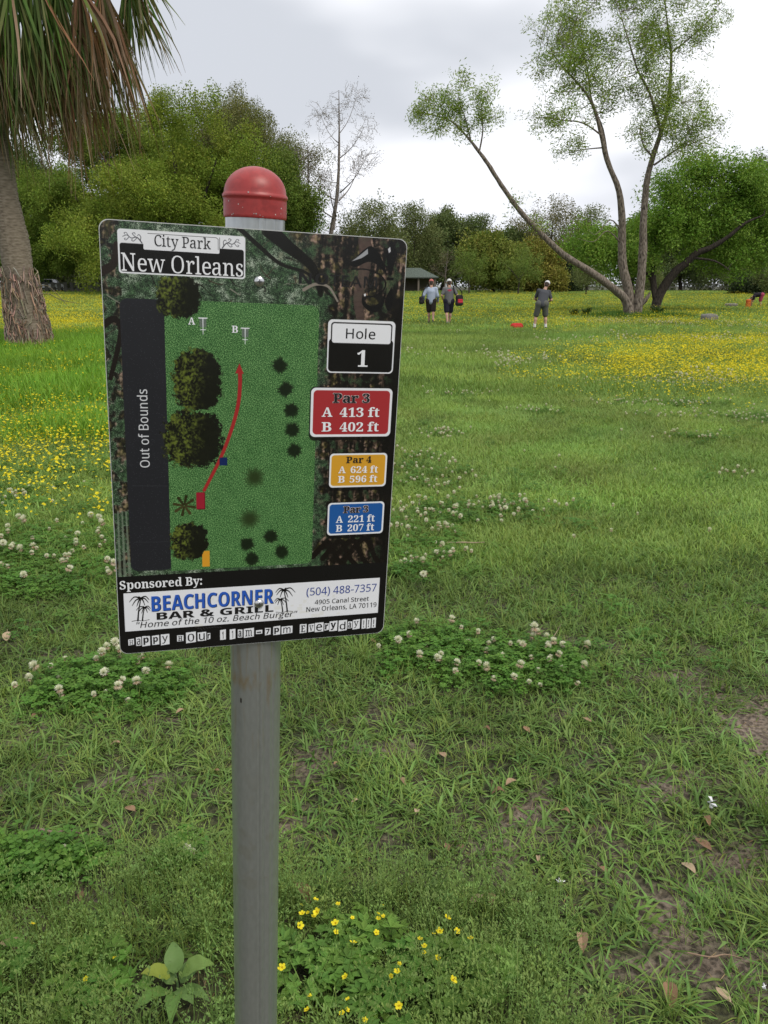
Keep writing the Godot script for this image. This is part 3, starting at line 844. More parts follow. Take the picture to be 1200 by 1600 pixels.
func build_park_things() -> void:
	M.paint = tinted(0.3)
	M.paint.clearcoat_enabled = true
	M.gloss = tinted(0.12)
	rg.seed = 61
	# the weathered fence beside the palm
	var t := thing("picket_fence", "weathered grey fence of wide uprights and rails under the oaks", "fence", on_ground(-37.0, -93.5))
	var b := Geo.new()
	b.box(Vector3(-0.2, -0.1, -0.05), Vector3(0.2, 1.15, 0.05), Color(0.25, 0.25, 0.21))
	var bm := b.mesh()
	for i in 34:
		var p := part("picket", bm, M.stone, t)
		p.position = Vector3(-13.0 + i * 0.72, rg.randf_range(-0.05, 0.02), rg.randf_range(-0.02, 0.02))
		p.rotation.z = rg.randf_range(-0.02, 0.02)
	for y in [0.35, 0.92]:
		var r := Geo.new()
		r.box(Vector3(-13.2, y, -0.13), Vector3(11.2, y + 0.14, -0.06), Color(0.22, 0.22, 0.19))
		part("rail", r.mesh(), M.stone, t)
	car("parked_car", "silver car parked behind the palm trunk", on_ground(-46.3, -90.0), 0.5, Color(0.35, 0.36, 0.38))
	car("parked_car", "white car showing over the weathered fence", on_ground(-39.6, -97.5), -1.5, Color(0.8, 0.8, 0.8))
	# pavilion
	t = thing("park_pavilion", "small open pavilion with a grey-green hipped roof", "pavilion", on_ground(3.1, -97.0))
	var g := Geo.new()
	var e := [Vector3(-3.2, 1.7, 2.2), Vector3(3.2, 1.7, 2.2), Vector3(3.2, 1.7, -2.2), Vector3(-3.2, 1.7, -2.2)]
	var r0 := Vector3(-1.2, 2.75, 0)
	var r1 := Vector3(1.2, 2.75, 0)
	var rc := Color(0.16, 0.2, 0.18)
	g.quad(e[0], r0, r1, e[1], rc)
	g.quad(e[2], r1, r0, e[3], rc)
	g.tri(e[1], r1, e[2], rc)
	g.tri(e[3], r0, e[0], rc)
	g.box(Vector3(-3.2, 1.58, -2.2), Vector3(3.2, 1.69, 2.2), Color(0.16, 0.19, 0.17))
	part("roof", g.mesh(), M.stone, t)
	for x in [-2.8, -0.9, 0.9, 2.8]:
		for z in [-1.9, 1.9]:
			g = Geo.new()
			g.box(Vector3(x - 0.1, -0.1, z - 0.1), Vector3(x + 0.1, 1.6, z + 0.1), Color(0.18, 0.15, 0.12))
			part("post", g.mesh(), M.matte, t)
	g = Geo.new()
	g.box(Vector3(-2.9, 0.0, -2.06), Vector3(2.9, 1.57, -2.0), Color(0.2, 0.17, 0.14))
	part("back_wall", g.mesh(), M.matte, t)
	# pale rail fence far behind the trees
	t = thing("rail_fence", "pale rail fence glimpsed under the distant trees", "fence", on_ground(45.0, -124.0))
	for i in 24:
		g = Geo.new()
		g.box(Vector3(-0.09, -0.1, -0.09), Vector3(0.09, 1.15, 0.09), Color(0.5, 0.5, 0.46))
		part("post", g.mesh(), M.stone, t).position = Vector3(-26.0 + i * 2.2, 0, 0)
	for y in [0.5, 0.95]:
		g = Geo.new()
		g.box(Vector3(-26.0, y, -0.16), Vector3(24.6, y + 0.14, -0.1), Color(0.5, 0.5, 0.46))
		part("rail", g.mesh(), M.stone, t)
	# stones
	for s in [["broken grey concrete block lying among yellow flowers near the leaning tree", 14.54, -36.3, 0.36, 0.2, 0.26], ["low pale concrete block in the meadow near the person bending over", 23.26, -54.6, 0.42, 0.16, 0.25]]:
		var n := FastNoiseLite.new()
		n.seed = int(s[1])
		n.frequency = 2.5
		g = Geo.new()
		var k := 10
		for i in k + 1:
			for j in 20:
				var la := PI * (float(i) / k - 0.5)
				var lo := TAU * j / 20.0
				var d := Vector3(cos(la) * cos(lo), sin(la), cos(la) * sin(lo))
				var m := maxf(maxf(absf(d.x), absf(d.y)), absf(d.z))
				var q := d / pow(m, 0.8) * (1.0 + 0.18 * n.get_noise_3dv(d * 2.0))
				g.v.append(Vector3(q.x * s[3], q.y * s[4] + s[4] * 0.8, q.z * s[5]))
				g.c.append(Color(0.3, 0.29, 0.27))
		for i in k:
			for j in 20:
				var a := i * 20 + j
				var c := i * 20 + (j + 1) % 20
				g.ix.append_array([a, c, c + 20, a, c + 20, a + 20])
		g.smooth()
		var o := part("concrete_block", g.mesh(), M.stone)
		o.position = on_ground(s[1], s[2])
		o.rotation.y = 0.4
		tag(o, s[0], "block")
	# tall weeds round the tree
	for w in [["dark weed clump between the thrower and the leaning tree", 9.95, -42.5, 0.5], ["taller of two dark weed clumps near the leaning tree", 10.6, -42.6, 0.6], ["spiky grass tuft growing at the foot of the leaning tree", 13.9, -41.3, 0.75]]:
		g = Geo.new()
		for i in 60:
			var a := rg.randf() * TAU
			var l := rg.randf_range(0.5, 1.0) * float(w[3])
			var o := Vector3(cos(a), 0, sin(a))
			var p0 := o * rg.randf() * 0.2
			g.strip(PackedVector3Array([p0, p0 + o * l * 0.25 + Vector3.UP * l * 0.7, p0 + o * l * 0.7 + Vector3.UP * l * 0.9]), PackedFloat32Array([0.015, 0.025, 0.002]), o.cross(Vector3.UP), tone(Color(0.04, 0.07, 0.018), 0.3), Color(0.06, 0.1, 0.02))
		var o := part("weed_clump", g.mesh(), M.blade)
		o.position = on_ground(w[1], w[2])
		tag(o, w[0], "weed")


# ---------------------------------------------------------------- people
func surface(bones: Array, cell: float, k: float, col: Color, into: Geo) -> void:
	# one skin round tapered bones [from, to, radius, radius], meshed as surface nets
	var lo := Vector3(1e9, 1e9, 1e9)
	var hi := -lo
	for b in bones:
		var r: float = maxf(b[2], b[3]) + cell * 3.0
		for q: Vector3 in [b[0], b[1]]:
			lo = lo.min(q - Vector3(r, r, r))
			hi = hi.max(q + Vector3(r, r, r))
	var nx := int((hi.x - lo.x) / cell) + 2
	var ny := int((hi.y - lo.y) / cell) + 2
	var nz := int((hi.z - lo.z) / cell) + 2
	var f := PackedFloat32Array()
	f.resize(nx * ny * nz)
	f.fill(9.0)
	for b in bones:
		var a: Vector3 = b[0]
		var ab: Vector3 = b[1] - a
		var l2 := maxf(ab.length_squared(), 1e-9)
		var m: float = maxf(b[2], b[3]) + k + cell * 2.0
		var i0 := ((a.min(b[1]) - lo - Vector3(m, m, m)) / cell).floor().max(Vector3.ZERO)
		var i1 := ((a.max(b[1]) - lo + Vector3(m, m, m)) / cell).ceil().min(Vector3(nx - 1, ny - 1, nz - 1))
		for z in range(int(i0.z), int(i1.z) + 1):
			for y in range(int(i0.y), int(i1.y) + 1):
				for x in range(int(i0.x), int(i1.x) + 1):
					var p := lo + Vector3(x, y, z) * cell - a
					var t := clampf(p.dot(ab) / l2, 0.0, 1.0)
					var d := (p - ab * t).length() - lerpf(b[2], b[3], t)
					var id := (z * ny + y) * nx + x
					var h := maxf(k - absf(f[id] - d), 0.0) / k
					f[id] = minf(f[id], d) - h * h * k * 0.25
	var vid := PackedInt32Array()
	vid.resize(f.size())
	vid.fill(-1)
	var off := [0, 1, nx, nx + 1, nx * ny, nx * ny + 1, nx * ny + nx, nx * ny + nx + 1]
	var edges := [[0, 1], [2, 3], [4, 5], [6, 7], [0, 2], [1, 3], [4, 6], [5, 7], [0, 4], [1, 5], [2, 6], [3, 7]]
	for z in nz - 1:
		for y in ny - 1:
			for x in nx - 1:
				var id := (z * ny + y) * nx + x
				var inside := 0
				for q in 8:
					if f[id + off[q]] < 0.0:
						inside += 1
				if inside == 0 or inside == 8:
					continue
				var sum := Vector3.ZERO
				var cnt := 0
				for e in edges:
					var fa := f[id + off[e[0]]]
					var fb := f[id + off[e[1]]]
					if (fa < 0.0) != (fb < 0.0):
						var t := fa / (fa - fb)
						var ca := Vector3(e[0] & 1, (e[0] >> 1) & 1, e[0] >> 2)
						var cb := Vector3(e[1] & 1, (e[1] >> 1) & 1, e[1] >> 2)
						sum += ca.lerp(cb, t)
						cnt += 1
				vid[id] = into.v.size()
				into.v.append(lo + (Vector3(x, y, z) + sum / cnt) * cell)
				into.c.append(col)
	var step := [1, nx, nx * ny]
	for z in range(1, nz - 1):
		for y in range(1, ny - 1):
			for x in range(1, nx - 1):
				var id := (z * ny + y) * nx + x
				for ax in 3:
					var s0 := f[id] < 0.0
					if s0 == (f[id + step[ax]] < 0.0):
						continue
					var u: int = step[(ax + 1) % 3]
					var w: int = step[(ax + 2) % 3]
					var a := vid[id]
					var b := vid[id - u]
					var c := vid[id - u - w]
					var d := vid[id - w]
					if s0:
						into.ix.append_array([a, c, b, a, d, c])
					else:
						into.ix.append_array([a, b, c, a, c, d])


func hand(wrist: Vector3, dir: Vector3, out: Vector3, col: Color, g: Geo) -> void:
	# palm, four fingers of unequal length with a bend, and a thumb from the side of the palm
	var nrm := dir.cross(out).normalized()
	var b := [[wrist, wrist + dir * 0.04, 0.026, 0.028]]
	for i in 4:
		var o := out * (0.033 - i * 0.022)
		var k0 := wrist + dir * 0.088 + o
		b.append([wrist + dir * 0.02 + o * 0.5, k0, 0.017, 0.0125])
		var l: float = [0.036, 0.042, 0.039, 0.03][i]
		var k1 := k0 + (dir + nrm * 0.35).normalized() * l
		b.append([k0, k1, 0.0105, 0.0095])
		b.append([k1, k1 + (dir * 0.7 + nrm * 0.75).normalized() * l * 0.9, 0.0092, 0.0078])
	var t0 := wrist + dir * 0.03 + out * 0.028
	var t1 := t0 + (dir * 0.6 + out * 0.75 + nrm * 0.3).normalized() * 0.042
	b.append([t0, t1, 0.015, 0.0115])
	b.append([t1, t1 + (dir * 0.9 + out * 0.25 + nrm * 0.4).normalized() * 0.034, 0.011, 0.009])
	surface(b, 0.005, 0.008, col, g)


func person(label: String, at: Vector3, turn: float, j: Dictionary, s: Dictionary) -> Node3D:
	var t := thing("person", label, "person", at, turn)
	var skin: Color = s.get("skin", Color(0.42, 0.25, 0.18))
	var g := Geo.new()
	var head: Vector3 = j.head
	var up := (head - Vector3(j.neck)).normalized()
	var fwd: Vector3 = (s.get("look", Vector3(0, 0, -1)) as Vector3).normalized()
	var side := fwd.cross(up).normalized()
	var b := [[j.neck - up * 0.03, head - up * 0.05, 0.06, 0.058], [head + up * 0.03 + fwd * -0.012, head - up * 0.02 + fwd * 0.012, 0.088, 0.078], [head - up * 0.075 + fwd * 0.045, head - up * 0.03 + fwd * 0.03, 0.045, 0.065], [head + fwd * 0.09 - up * 0.005, head + fwd * 0.112 - up * 0.03, 0.011, 0.016]]
	for e in [-1.0, 1.0]:
		b.append([head + side * 0.083 * e + up * 0.01, head + side * 0.09 * e - up * 0.022, 0.02, 0.012])
	for q in ["l", "r"]:
		b.append([j["hip_" + q], j["knee_" + q], 0.082, 0.056])
		var mid: Vector3 = (j["knee_" + q] as Vector3).lerp(j["ankle_" + q], 0.3) + Vector3(0, 0, 0.018)
		b.append([j["knee_" + q], mid, 0.054, 0.056])
		b.append([mid, j["ankle_" + q], 0.056, 0.036])
		b.append([j["sh_" + q], j["el_" + q], 0.05, 0.041])
		b.append([j["el_" + q], j["wr_" + q], 0.042, 0.028])
	b.append([j.pelvis, j.chest, 0.11, 0.12])
	b.append([j.chest, j.neck, 0.11, 0.06])
	b.append([j.sh_l, j.sh_r, 0.055, 0.055])
	surface(b, 0.015, 0.03, skin, g)
	for q in ["l", "r"]:
		var d: Vector3 = ((j["wr_" + q] as Vector3) - j["el_" + q]).normalized()
		var o: Vector3 = d.cross(Vector3(1, 0, 0)).normalized()
		hand(j["wr_" + q], d, -o if o.z > 0.0 else o, skin, g)
	g.smooth()
	part("body", g.mesh(), M.skin, t)
	# eyes, hair under the cap
	g = Geo.new()
	surface([[head + up * 0.02 - fwd * 0.025, head - up * 0.035 - fwd * 0.035, 0.088, 0.066]], 0.012, 0.02, s.get("hair", Color(0.05, 0.035, 0.025)), g)
	for e in [-1.0, 1.0]:
		surface([[head + side * 0.032 * e + fwd * 0.082 + up * 0.012, head + side * 0.03 * e + fwd * 0.083 + up * 0.012, 0.011, 0.011]], 0.006, 0.004, Color(0.03, 0.03, 0.03), g)
	g.smooth()
	part("hair", g.mesh(), M.matte, t)
	# shirt
	g = Geo.new()
	b = [[(j.pelvis as Vector3) + (Vector3(j.chest) - j.pelvis) * -0.12, j.chest, 0.15, 0.145], [j.chest, (j.chest as Vector3).lerp(j.neck, 0.55), 0.14, 0.085], [j.sh_l, j.sh_r, 0.074, 0.074]]
	var wide: Vector3 = (Vector3(j.sh_r) - j.sh_l).normalized() * 0.07
	b.append([Vector3(j.pelvis) - wide, Vector3(j.chest) - wide, 0.115, 0.125])
	b.append([Vector3(j.pelvis) + wide, Vector3(j.chest) + wide, 0.115, 0.125])
	for q in ["l", "r"]:
		var cut: float = 1.0 if s.get("long", false) else 0.72
		b.append([j["sh_" + q], (j["sh_" + q] as Vector3).lerp(j["el_" + q], cut), 0.072, 0.066])
		if s.get("long", false):
			b.append([j["el_" + q], (j["el_" + q] as Vector3).lerp(j["wr_" + q], 0.92), 0.06, 0.045])
	surface(b, 0.017, 0.04, s.shirt, g)
	g.smooth()
	part("shirt", g.mesh(), M.fabric, t)
	# shorts
	g = Geo.new()
	b = [[Vector3(j.hip_l) + Vector3(0, 0.03, 0), Vector3(j.hip_r) + Vector3(0, 0.03, 0), 0.135, 0.135]]
	for q in ["l", "r"]:
		b.append([j["hip_" + q], (j["hip_" + q] as Vector3).lerp(j["knee_" + q], 0.84), 0.122, 0.105])
	surface(b, 0.017, 0.035, s.shorts, g)
	g.smooth()
	part("shorts", g.mesh(), M.fabric, t)
	# cap: crown and peak
	g = Geo.new()
	surface([[head + up * 0.055 - fwd * 0.005, head + up * 0.05 + fwd * 0.012, 0.098, 0.096]], 0.012, 0.01, s.cap, g)
	for i in range(g.v.size()):
		var h := (g.v[i] - head).dot(up)
		if h < 0.035:
			g.v[i] += up * (0.035 - h)
	surface([[head + fwd * 0.08 + up * 0.04 - side * 0.035, head + fwd * 0.15 + up * 0.025, 0.02, 0.012], [head + fwd * 0.08 + up * 0.04 + side * 0.035, head + fwd * 0.15 + up * 0.025, 0.02, 0.012]], 0.008, 0.02, s.cap, g)
	g.smooth()
	part("cap", g.mesh(), M.fabric, t)
	for q in ["l", "r"]:
		var an: Vector3 = j["ankle_" + q]
		var toe: Vector3 = an + (s.get("toe_" + q, Vector3(0, -0.05, -0.17)) as Vector3)
		if s.has("sock"):
			g = Geo.new()
			surface([[an + (Vector3(j["knee_" + q]) - an).normalized() * 0.15, an, 0.052, 0.048]], 0.012, 0.01, s.sock, g)
			g.smooth()
			part("sock", g.mesh(), M.fabric, t)
		g = Geo.new()
		surface([[an + Vector3(0, -0.045, 0.045), toe, 0.045, 0.035], [an + Vector3(0, -0.01, 0.02), an.lerp(toe, 0.5), 0.046, 0.038]], 0.012, 0.02, s.shoe, g)
		for i in g.v.size():
			g.v[i].y = maxf(g.v[i].y, minf(an.y, toe.y) - 0.035)
		g.smooth()
		part("shoe", g.mesh(), M.matte, t)
	return t


func standing() -> Dictionary:
	return {"head": Vector3(0, 1.68, -0.03), "neck": Vector3(0, 1.5, 0), "chest": Vector3(0, 1.32, 0), "pelvis": Vector3(0, 0.98, 0), "sh_l": Vector3(-0.19, 1.43, 0), "sh_r": Vector3(0.19, 1.43, 0), "el_l": Vector3(-0.27, 1.15, 0.03), "el_r": Vector3(0.27, 1.15, 0.03), "wr_l": Vector3(-0.27, 0.9, -0.06), "wr_r": Vector3(0.28, 0.9, -0.06), "hip_l": Vector3(-0.1, 0.93, 0), "hip_r": Vector3(0.1, 0.93, 0), "knee_l": Vector3(-0.11, 0.5, -0.02), "knee_r": Vector3(0.11, 0.5, -0.02), "ankle_l": Vector3(-0.1, 0.09, 0.02), "ankle_r": Vector3(0.1, 0.09, 0.02)}


func pouch(called: String, label: String, at: Vector3, turn: float, size: Vector3, col: Color, col2: Color, strap: Array) -> void:
	# a soft bag: body, flap, side pocket and shoulder strap
	var t := thing(called, label, "bag", at, turn)
	var g := Geo.new()
	var h := size * 0.5
	var r := minf(h.x, h.z) * 0.7
	surface([[Vector3(-h.x + r, -h.y + r, 0), Vector3(h.x - r, -h.y + r, 0), r, r], [Vector3(-h.x + r, h.y - r, 0), Vector3(h.x - r, h.y - r, 0), r * 0.9, r * 0.9], [Vector3(0, -h.y + r, 0), Vector3(0, h.y - r, 0), r, r], [Vector3(-h.x + r, -h.y + r, 0), Vector3(-h.x + r, h.y - r, 0), r, r * 0.9], [Vector3(h.x - r, -h.y + r, 0), Vector3(h.x - r, h.y - r, 0), r, r * 0.9]], 0.018, 0.05, col, g)
	g.smooth()
	part("pack", g.mesh(), M.fabric, t)
	g = Geo.new()
	surface([[Vector3(-h.x * 0.5, -h.y * 0.35, r * 0.8), Vector3(h.x * 0.5, -h.y * 0.35, r * 0.8), r * 0.55, r * 0.55], [Vector3(-h.x * 0.5, h.y * 0.1, r * 0.8), Vector3(h.x * 0.5, h.y * 0.1, r * 0.8), r * 0.45, r * 0.45]], 0.018, 0.06, col2, g)
	g.smooth()
	part("pocket", g.mesh(), M.fabric, t)
	if strap:
		g = Geo.new()
		var p := curve(strap, 4)
		var w := PackedFloat32Array()
		w.resize(p.size())
		w.fill(0.02)
		g.strip(p, w, Vector3(0.3, 0, 0.95).normalized(), col2 * 0.4, col2 * 0.4)
		g.tube(p, w, 5, Color(0.02, 0.02, 0.022))
		g.n.clear()
		part("strap", g.mesh(), M.fabric, t)


func build_people() -> void:
	var dark := Color(0.012, 0.012, 0.015)
	var j := standing()
	j.merge({"ankle_r": Vector3(0.1, 0.17, 0.3), "knee_r": Vector3(0.1, 0.52, 0.04), "ankle_l": Vector3(-0.07, 0.09, -0.16), "knee_l": Vector3(-0.08, 0.5, -0.13), "wr_r": Vector3(0.29, 0.92, -0.16), "wr_l": Vector3(-0.3, 0.98, -0.1), "el_l": Vector3(-0.31, 1.18, 0.06)}, true)
	var at := on_ground(1.96, -34.0)
	person("person in a light blue long-sleeved shirt and pink cap walking away", at, -0.05, j, {"shirt": Color(0.42, 0.49, 0.62), "long": true, "shorts": Color(0.035, 0.025, 0.02), "cap": Color(0.5, 0.16, 0.14), "shoe": Color(0.05, 0.045, 0.04), "toe_r": Vector3(0, -0.11, -0.13)})
	pouch("shoulder_bag", "black shoulder bag at the hip of the walker in light blue", at + Vector3(-0.4, 0.98, 0.08), 1.3, Vector3(0.4, 0.3, 0.2), dark, dark, [Vector3(-0.1, 0.1, 0.02), Vector3(-0.14, 0.35, 0.1), Vector3(-0.06, 0.56, 0.24), Vector3(0.02, 0.58, 0.24), Vector3(0.14, 0.35, 0.16), Vector3(0.12, 0.1, 0.02)])
	j = standing()
	j.merge({"ankle_l": Vector3(-0.07, 0.12, 0.2), "knee_l": Vector3(-0.09, 0.5, 0.02), "ankle_r": Vector3(0.06, 0.09, -0.14), "knee_r": Vector3(0.09, 0.5, -0.12), "el_l": Vector3(-0.3, 1.17, 0.04), "wr_l": Vector3(-0.2, 0.96, -0.15), "el_r": Vector3(0.33, 1.18, 0.05), "wr_r": Vector3(0.36, 0.95, -0.1)}, true)
	at = on_ground(2.66, -33.45)
	var p := person("person in a grey T-shirt, navy shorts and white cap walking away", at, 0.06, j, {"shirt": Color(0.16, 0.16, 0.165), "shorts": Color(0.012, 0.014, 0.03), "cap": Color(0.72, 0.72, 0.72), "shoe": Color(0.22, 0.2, 0.18), "toe_l": Vector3(0, -0.09, -0.14)})
	var g := Geo.new()
	for q in [[-0.05, 0.02, 0.02], [0.0, -0.012, 0.026], [0.05, 0.015, 0.02], [0.0, 0.035, 0.015]]:
		g.prism(PackedVector2Array([Vector2(q[0] - 0.045, q[1] - q[2]), Vector2(q[0] + 0.04, q[1] - q[2] * 0.6), Vector2(q[0] + 0.045, q[1] + q[2]), Vector2(q[0] - 0.03, q[1] + q[2] * 0.7)]), -0.01, 0.004, Color(0.55, 0.06, 0.12))
	var pr := part("shirt_print", g.mesh(), M.fabric, p)
	pr.position = Vector3(0, 1.37, 0.148)
	pouch("disc_golf_bag", "red and black bag slung beside the walker in grey", at + Vector3(0.42, 0.98, 0.06), 0.5, Vector3(0.34, 0.42, 0.24), Color(0.02, 0.018, 0.02), Color(0.5, 0.03, 0.05), [Vector3(0.1, 0.12, 0.05), Vector3(-0.02, 0.36, 0.16), Vector3(-0.2, 0.56, 0.06), Vector3(-0.24, 0.54, -0.08), Vector3(-0.14, 0.2, -0.1)])
	# the man about to throw
	j = {"head": Vector3(0.2, 1.6, -0.32), "neck": Vector3(0.13, 1.43, -0.26), "chest": Vector3(0.08, 1.26, -0.18), "pelvis": Vector3(0, 0.95, 0), "sh_l": Vector3(-0.1, 1.38, -0.2), "sh_r": Vector3(0.28, 1.33, -0.27), "el_l": Vector3(-0.2, 1.1, -0.33), "el_r": Vector3(0.37, 1.06, -0.2), "wr_l": Vector3(-0.03, 0.98, -0.5), "wr_r": Vector3(0.2, 0.92, -0.42), "hip_l": Vector3(-0.11, 0.9, 0.02), "hip_r": Vector3(0.11, 0.9, 0.02), "knee_l": Vector3(-0.19, 0.49, -0.07), "knee_r": Vector3(0.16, 0.49, -0.08), "ankle_l": Vector3(-0.24, 0.09, 0.02), "ankle_r": Vector3(0.17, 0.09, 0.02)}
	person("person in dark grey shirt and shorts with white cap bending to throw", on_ground(5.72, -29.5), 0.0, j, {"shirt": Color(0.065, 0.068, 0.08), "shorts": Color(0.11, 0.115, 0.1), "cap": Color(0.74, 0.74, 0.74), "shoe": dark, "sock": Color(0.7, 0.7, 0.7), "look": Vector3(0.25, -0.25, -1)})
	at = on_ground(4.89, -29.8)
	pouch("disc_golf_bag", "bright red bag lying flat on the grass near the thrower", at + Vector3(0, 0.1, 0), 0.15, Vector3(0.46, 0.24, 0.3), Color(0.55, 0.03, 0.025), Color(0.5, 0.05, 0.03), [])
	# the bending figure far off
	j = {"head": Vector3(0, 0.62, -0.62), "neck": Vector3(0, 0.76, -0.52), "chest": Vector3(0, 0.86, -0.36), "pelvis": Vector3(0, 0.9, 0), "sh_l": Vector3(-0.17, 0.78, -0.46), "sh_r": Vector3(0.17, 0.78, -0.46), "el_l": Vector3(-0.2, 0.52, -0.5), "el_r": Vector3(0.2, 0.52, -0.5), "wr_l": Vector3(-0.14, 0.3, -0.56), "wr_r": Vector3(0.14, 0.3, -0.56), "hip_l": Vector3(-0.1, 0.86, 0.02), "hip_r": Vector3(0.1, 0.86, 0.02), "knee_l": Vector3(-0.1, 0.47, -0.06), "knee_r": Vector3(0.1, 0.47, -0.02), "ankle_l": Vector3(-0.1, 0.09, 0.02), "ankle_r": Vector3(0.1, 0.09, 0.06)}
	at = on_ground(24.75, -53.6)
	person("distant person in black top and pink shorts bending over in the meadow", at, 1.35, j, {"shirt": Color(0.012, 0.01, 0.016), "shorts": Color(0.42, 0.06, 0.12), "cap": Color(0.55, 0.5, 0.45), "shoe": Color(0.1, 0.1, 0.1), "look": Vector3(0, -0.9, -0.4)})
	pouch("orange_bag", "orange bag standing by the person bending over", at + Vector3(-0.85, 0.3, 0.1), 0.2, Vector3(0.36, 0.6, 0.24), Color(0.6, 0.14, 0.03), Color(0.5, 0.1, 0.03), [])


# ---------------------------------------------------------------- the sign
const SIGN_W := 0.305
const SIGN_H := 0.4545
const DOTS := 2.5  # dots of the print per millimetre
var pw := 0
var ph := 0
var pix := PackedByteArray()


func dot(x: int, y: int, c: Color, a: float) -> void:
	if x < 0 or y < 0 or x >= pw or y >= ph or a <= 0.0:
		return
	var i := (y * pw + x) * 3
	pix[i] = int(lerpf(pix[i], c.r * 255.0, a))
	pix[i + 1] = int(lerpf(pix[i + 1], c.g * 255.0, a))
	pix[i + 2] = int(lerpf(pix[i + 2], c.b * 255.0, a))


func rrect(x0: float, y0: float, x1: float, y1: float, r: float, c: Color, a := 1.0) -> void:
	var cx := (x0 + x1) * 0.5
	var cy := (y0 + y1) * 0.5
	for y in range(int(y0 * DOTS) - 1, int(y1 * DOTS) + 2):
		for x in range(int(x0 * DOTS) - 1, int(x1 * DOTS) + 2):
			var q := Vector2(absf((x + 0.5) / DOTS - cx) - (x1 - x0) * 0.5 + r, absf((y + 0.5) / DOTS - cy) - (y1 - y0) * 0.5 + r)
			var d := q.max(Vector2.ZERO).length() + minf(maxf(q.x, q.y), 0.0) - r
			dot(x, y, c, a * clampf(0.5 - d * DOTS, 0.0, 1.0))


func stroke(p: Array, w0: float, w1: float, c: Color, a := 1.0) -> void:
	var pts := PackedVector2Array()
	for q in p:
		pts.append(Vector2(q[0], q[1]))
	var k := pts.size() - 1
	for i in k:
		var u := pts[i]
		var v := pts[i + 1]
		var m := maxf(w0, w1) * 0.5 + 0.6
		for y in range(int((minf(u.y, v.y) - m) * DOTS), int((maxf(u.y, v.y) + m) * DOTS) + 1):
			for x in range(int((minf(u.x, v.x) - m) * DOTS), int((maxf(u.x, v.x) + m) * DOTS) + 1):
				var q := Vector2((x + 0.5) / DOTS, (y + 0.5) / DOTS)
				var t := clampf((q - u).dot(v - u) / maxf((v - u).length_squared(), 1e-6), 0.0, 1.0)
				var d := q.distance_to(u.lerp(v, t)) - lerpf(w0, w1, (i + t) / k) * 0.5
				dot(x, y, c, a * clampf(0.5 - d * DOTS, 0.0, 1.0))


func soft(pts: Array, n := 5) -> Array:
	var v := []
	for q in pts:
		v.append(Vector3(q[0], q[1], 0))
	var out := []
	for q in curve(v, n):
		out.append([q.x, q.y])
	return out


func fill(pts: Array, c: Color, a := 1.0) -> void:
	var poly := PackedVector2Array()
	var lo := Vector2(1e9, 1e9)
	var hi := -lo
	for q in pts:
		poly.append(Vector2(q[0], q[1]))
		lo = lo.min(poly[-1])
		hi = hi.max(poly[-1])
	for y in range(int(lo.y * DOTS) - 1, int(hi.y * DOTS) + 2):
		for x in range(int(lo.x * DOTS) - 1, int(hi.x * DOTS) + 2):
			var hit := 0
			for s in 4:
				if Geometry2D.is_point_in_polygon(Vector2((x + 0.25 + 0.5 * (s % 2)) / DOTS, (y + 0.25 + 0.5 * (s / 2)) / DOTS), poly):
					hit += 1
			dot(x, y, c, a * hit / 4.0)


func noise_bytes(freq: float, oct: int, sed: int, w: int, h: int) -> PackedByteArray:
	var f := FastNoiseLite.new()
	f.noise_type = FastNoiseLite.TYPE_SIMPLEX_SMOOTH
	f.frequency = freq
	f.fractal_octaves = oct
	f.seed = sed
	var im := f.get_image(w, h, false, false, true)
	im.convert(Image.FORMAT_L8)
	im.resize(pw, ph, Image.INTERPOLATE_BILINEAR)
	return im.get_data()


func tree_print(cx: float, cy: float, rx: float, ry: float) -> void:
	# a tree seen from above, as printed on the map
	for y in range(int((cy - ry * 1.25) * DOTS), int((cy + ry * 1.25) * DOTS)):
		for x in range(int((cx - rx * 1.25) * DOTS), int((cx + rx * 1.25) * DOTS)):
			var q := Vector2(((x + 0.5) / DOTS - cx) / rx, ((y + 0.5) / DOTS - cy) / ry)
			var e := pow(pow(absf(q.x), 2.8) + pow(absf(q.y), 2.8), 0.357) + 0.2 * n_fine.get_noise_2d(x * 0.05, y * 0.05) + 0.12 * n_fine.get_noise_2d(x * 0.2, y * 0.2) + rg.randf() * 0.02
			if e > 1.05:
				continue
			var n := n_fine.get_noise_2d(x * 0.11 + 50.0, y * 0.1) * 0.5 + n_fine.get_noise_2d(x * 0.03, y * 0.03 + 80.0) * 0.5 + 0.5 + rg.randf_range(-0.08, 0.08)
			var lit := clampf((n - 0.3) * 2.0, 0.0, 1.0) * clampf(0.62 - q.x * 1.5 - q.y * 0.25 + 0.6 * n_fine.get_noise_2d(x * 0.04, y * 0.04 + 30.0), 0.05, 1.0)
			dot(x, y, rgb(16, 18, 11).lerp(rgb(94, 106, 40), lit), clampf((1.05 - e) * 12.0, 0.0, 1.0))


func spiky(cx: float, cy: float, r: float, c: Color, a: float) -> void:
	for i in 46:
		var w := TAU * i / 46.0
		var l := r * rg.randf_range(0.7, 1.15)
		stroke([[cx, cy], [cx + cos(w) * l, cy + sin(w) * l]], 2.4, 0.4, c.lerp(rgb(30, 55, 24), rg.randf() * 0.3), a)


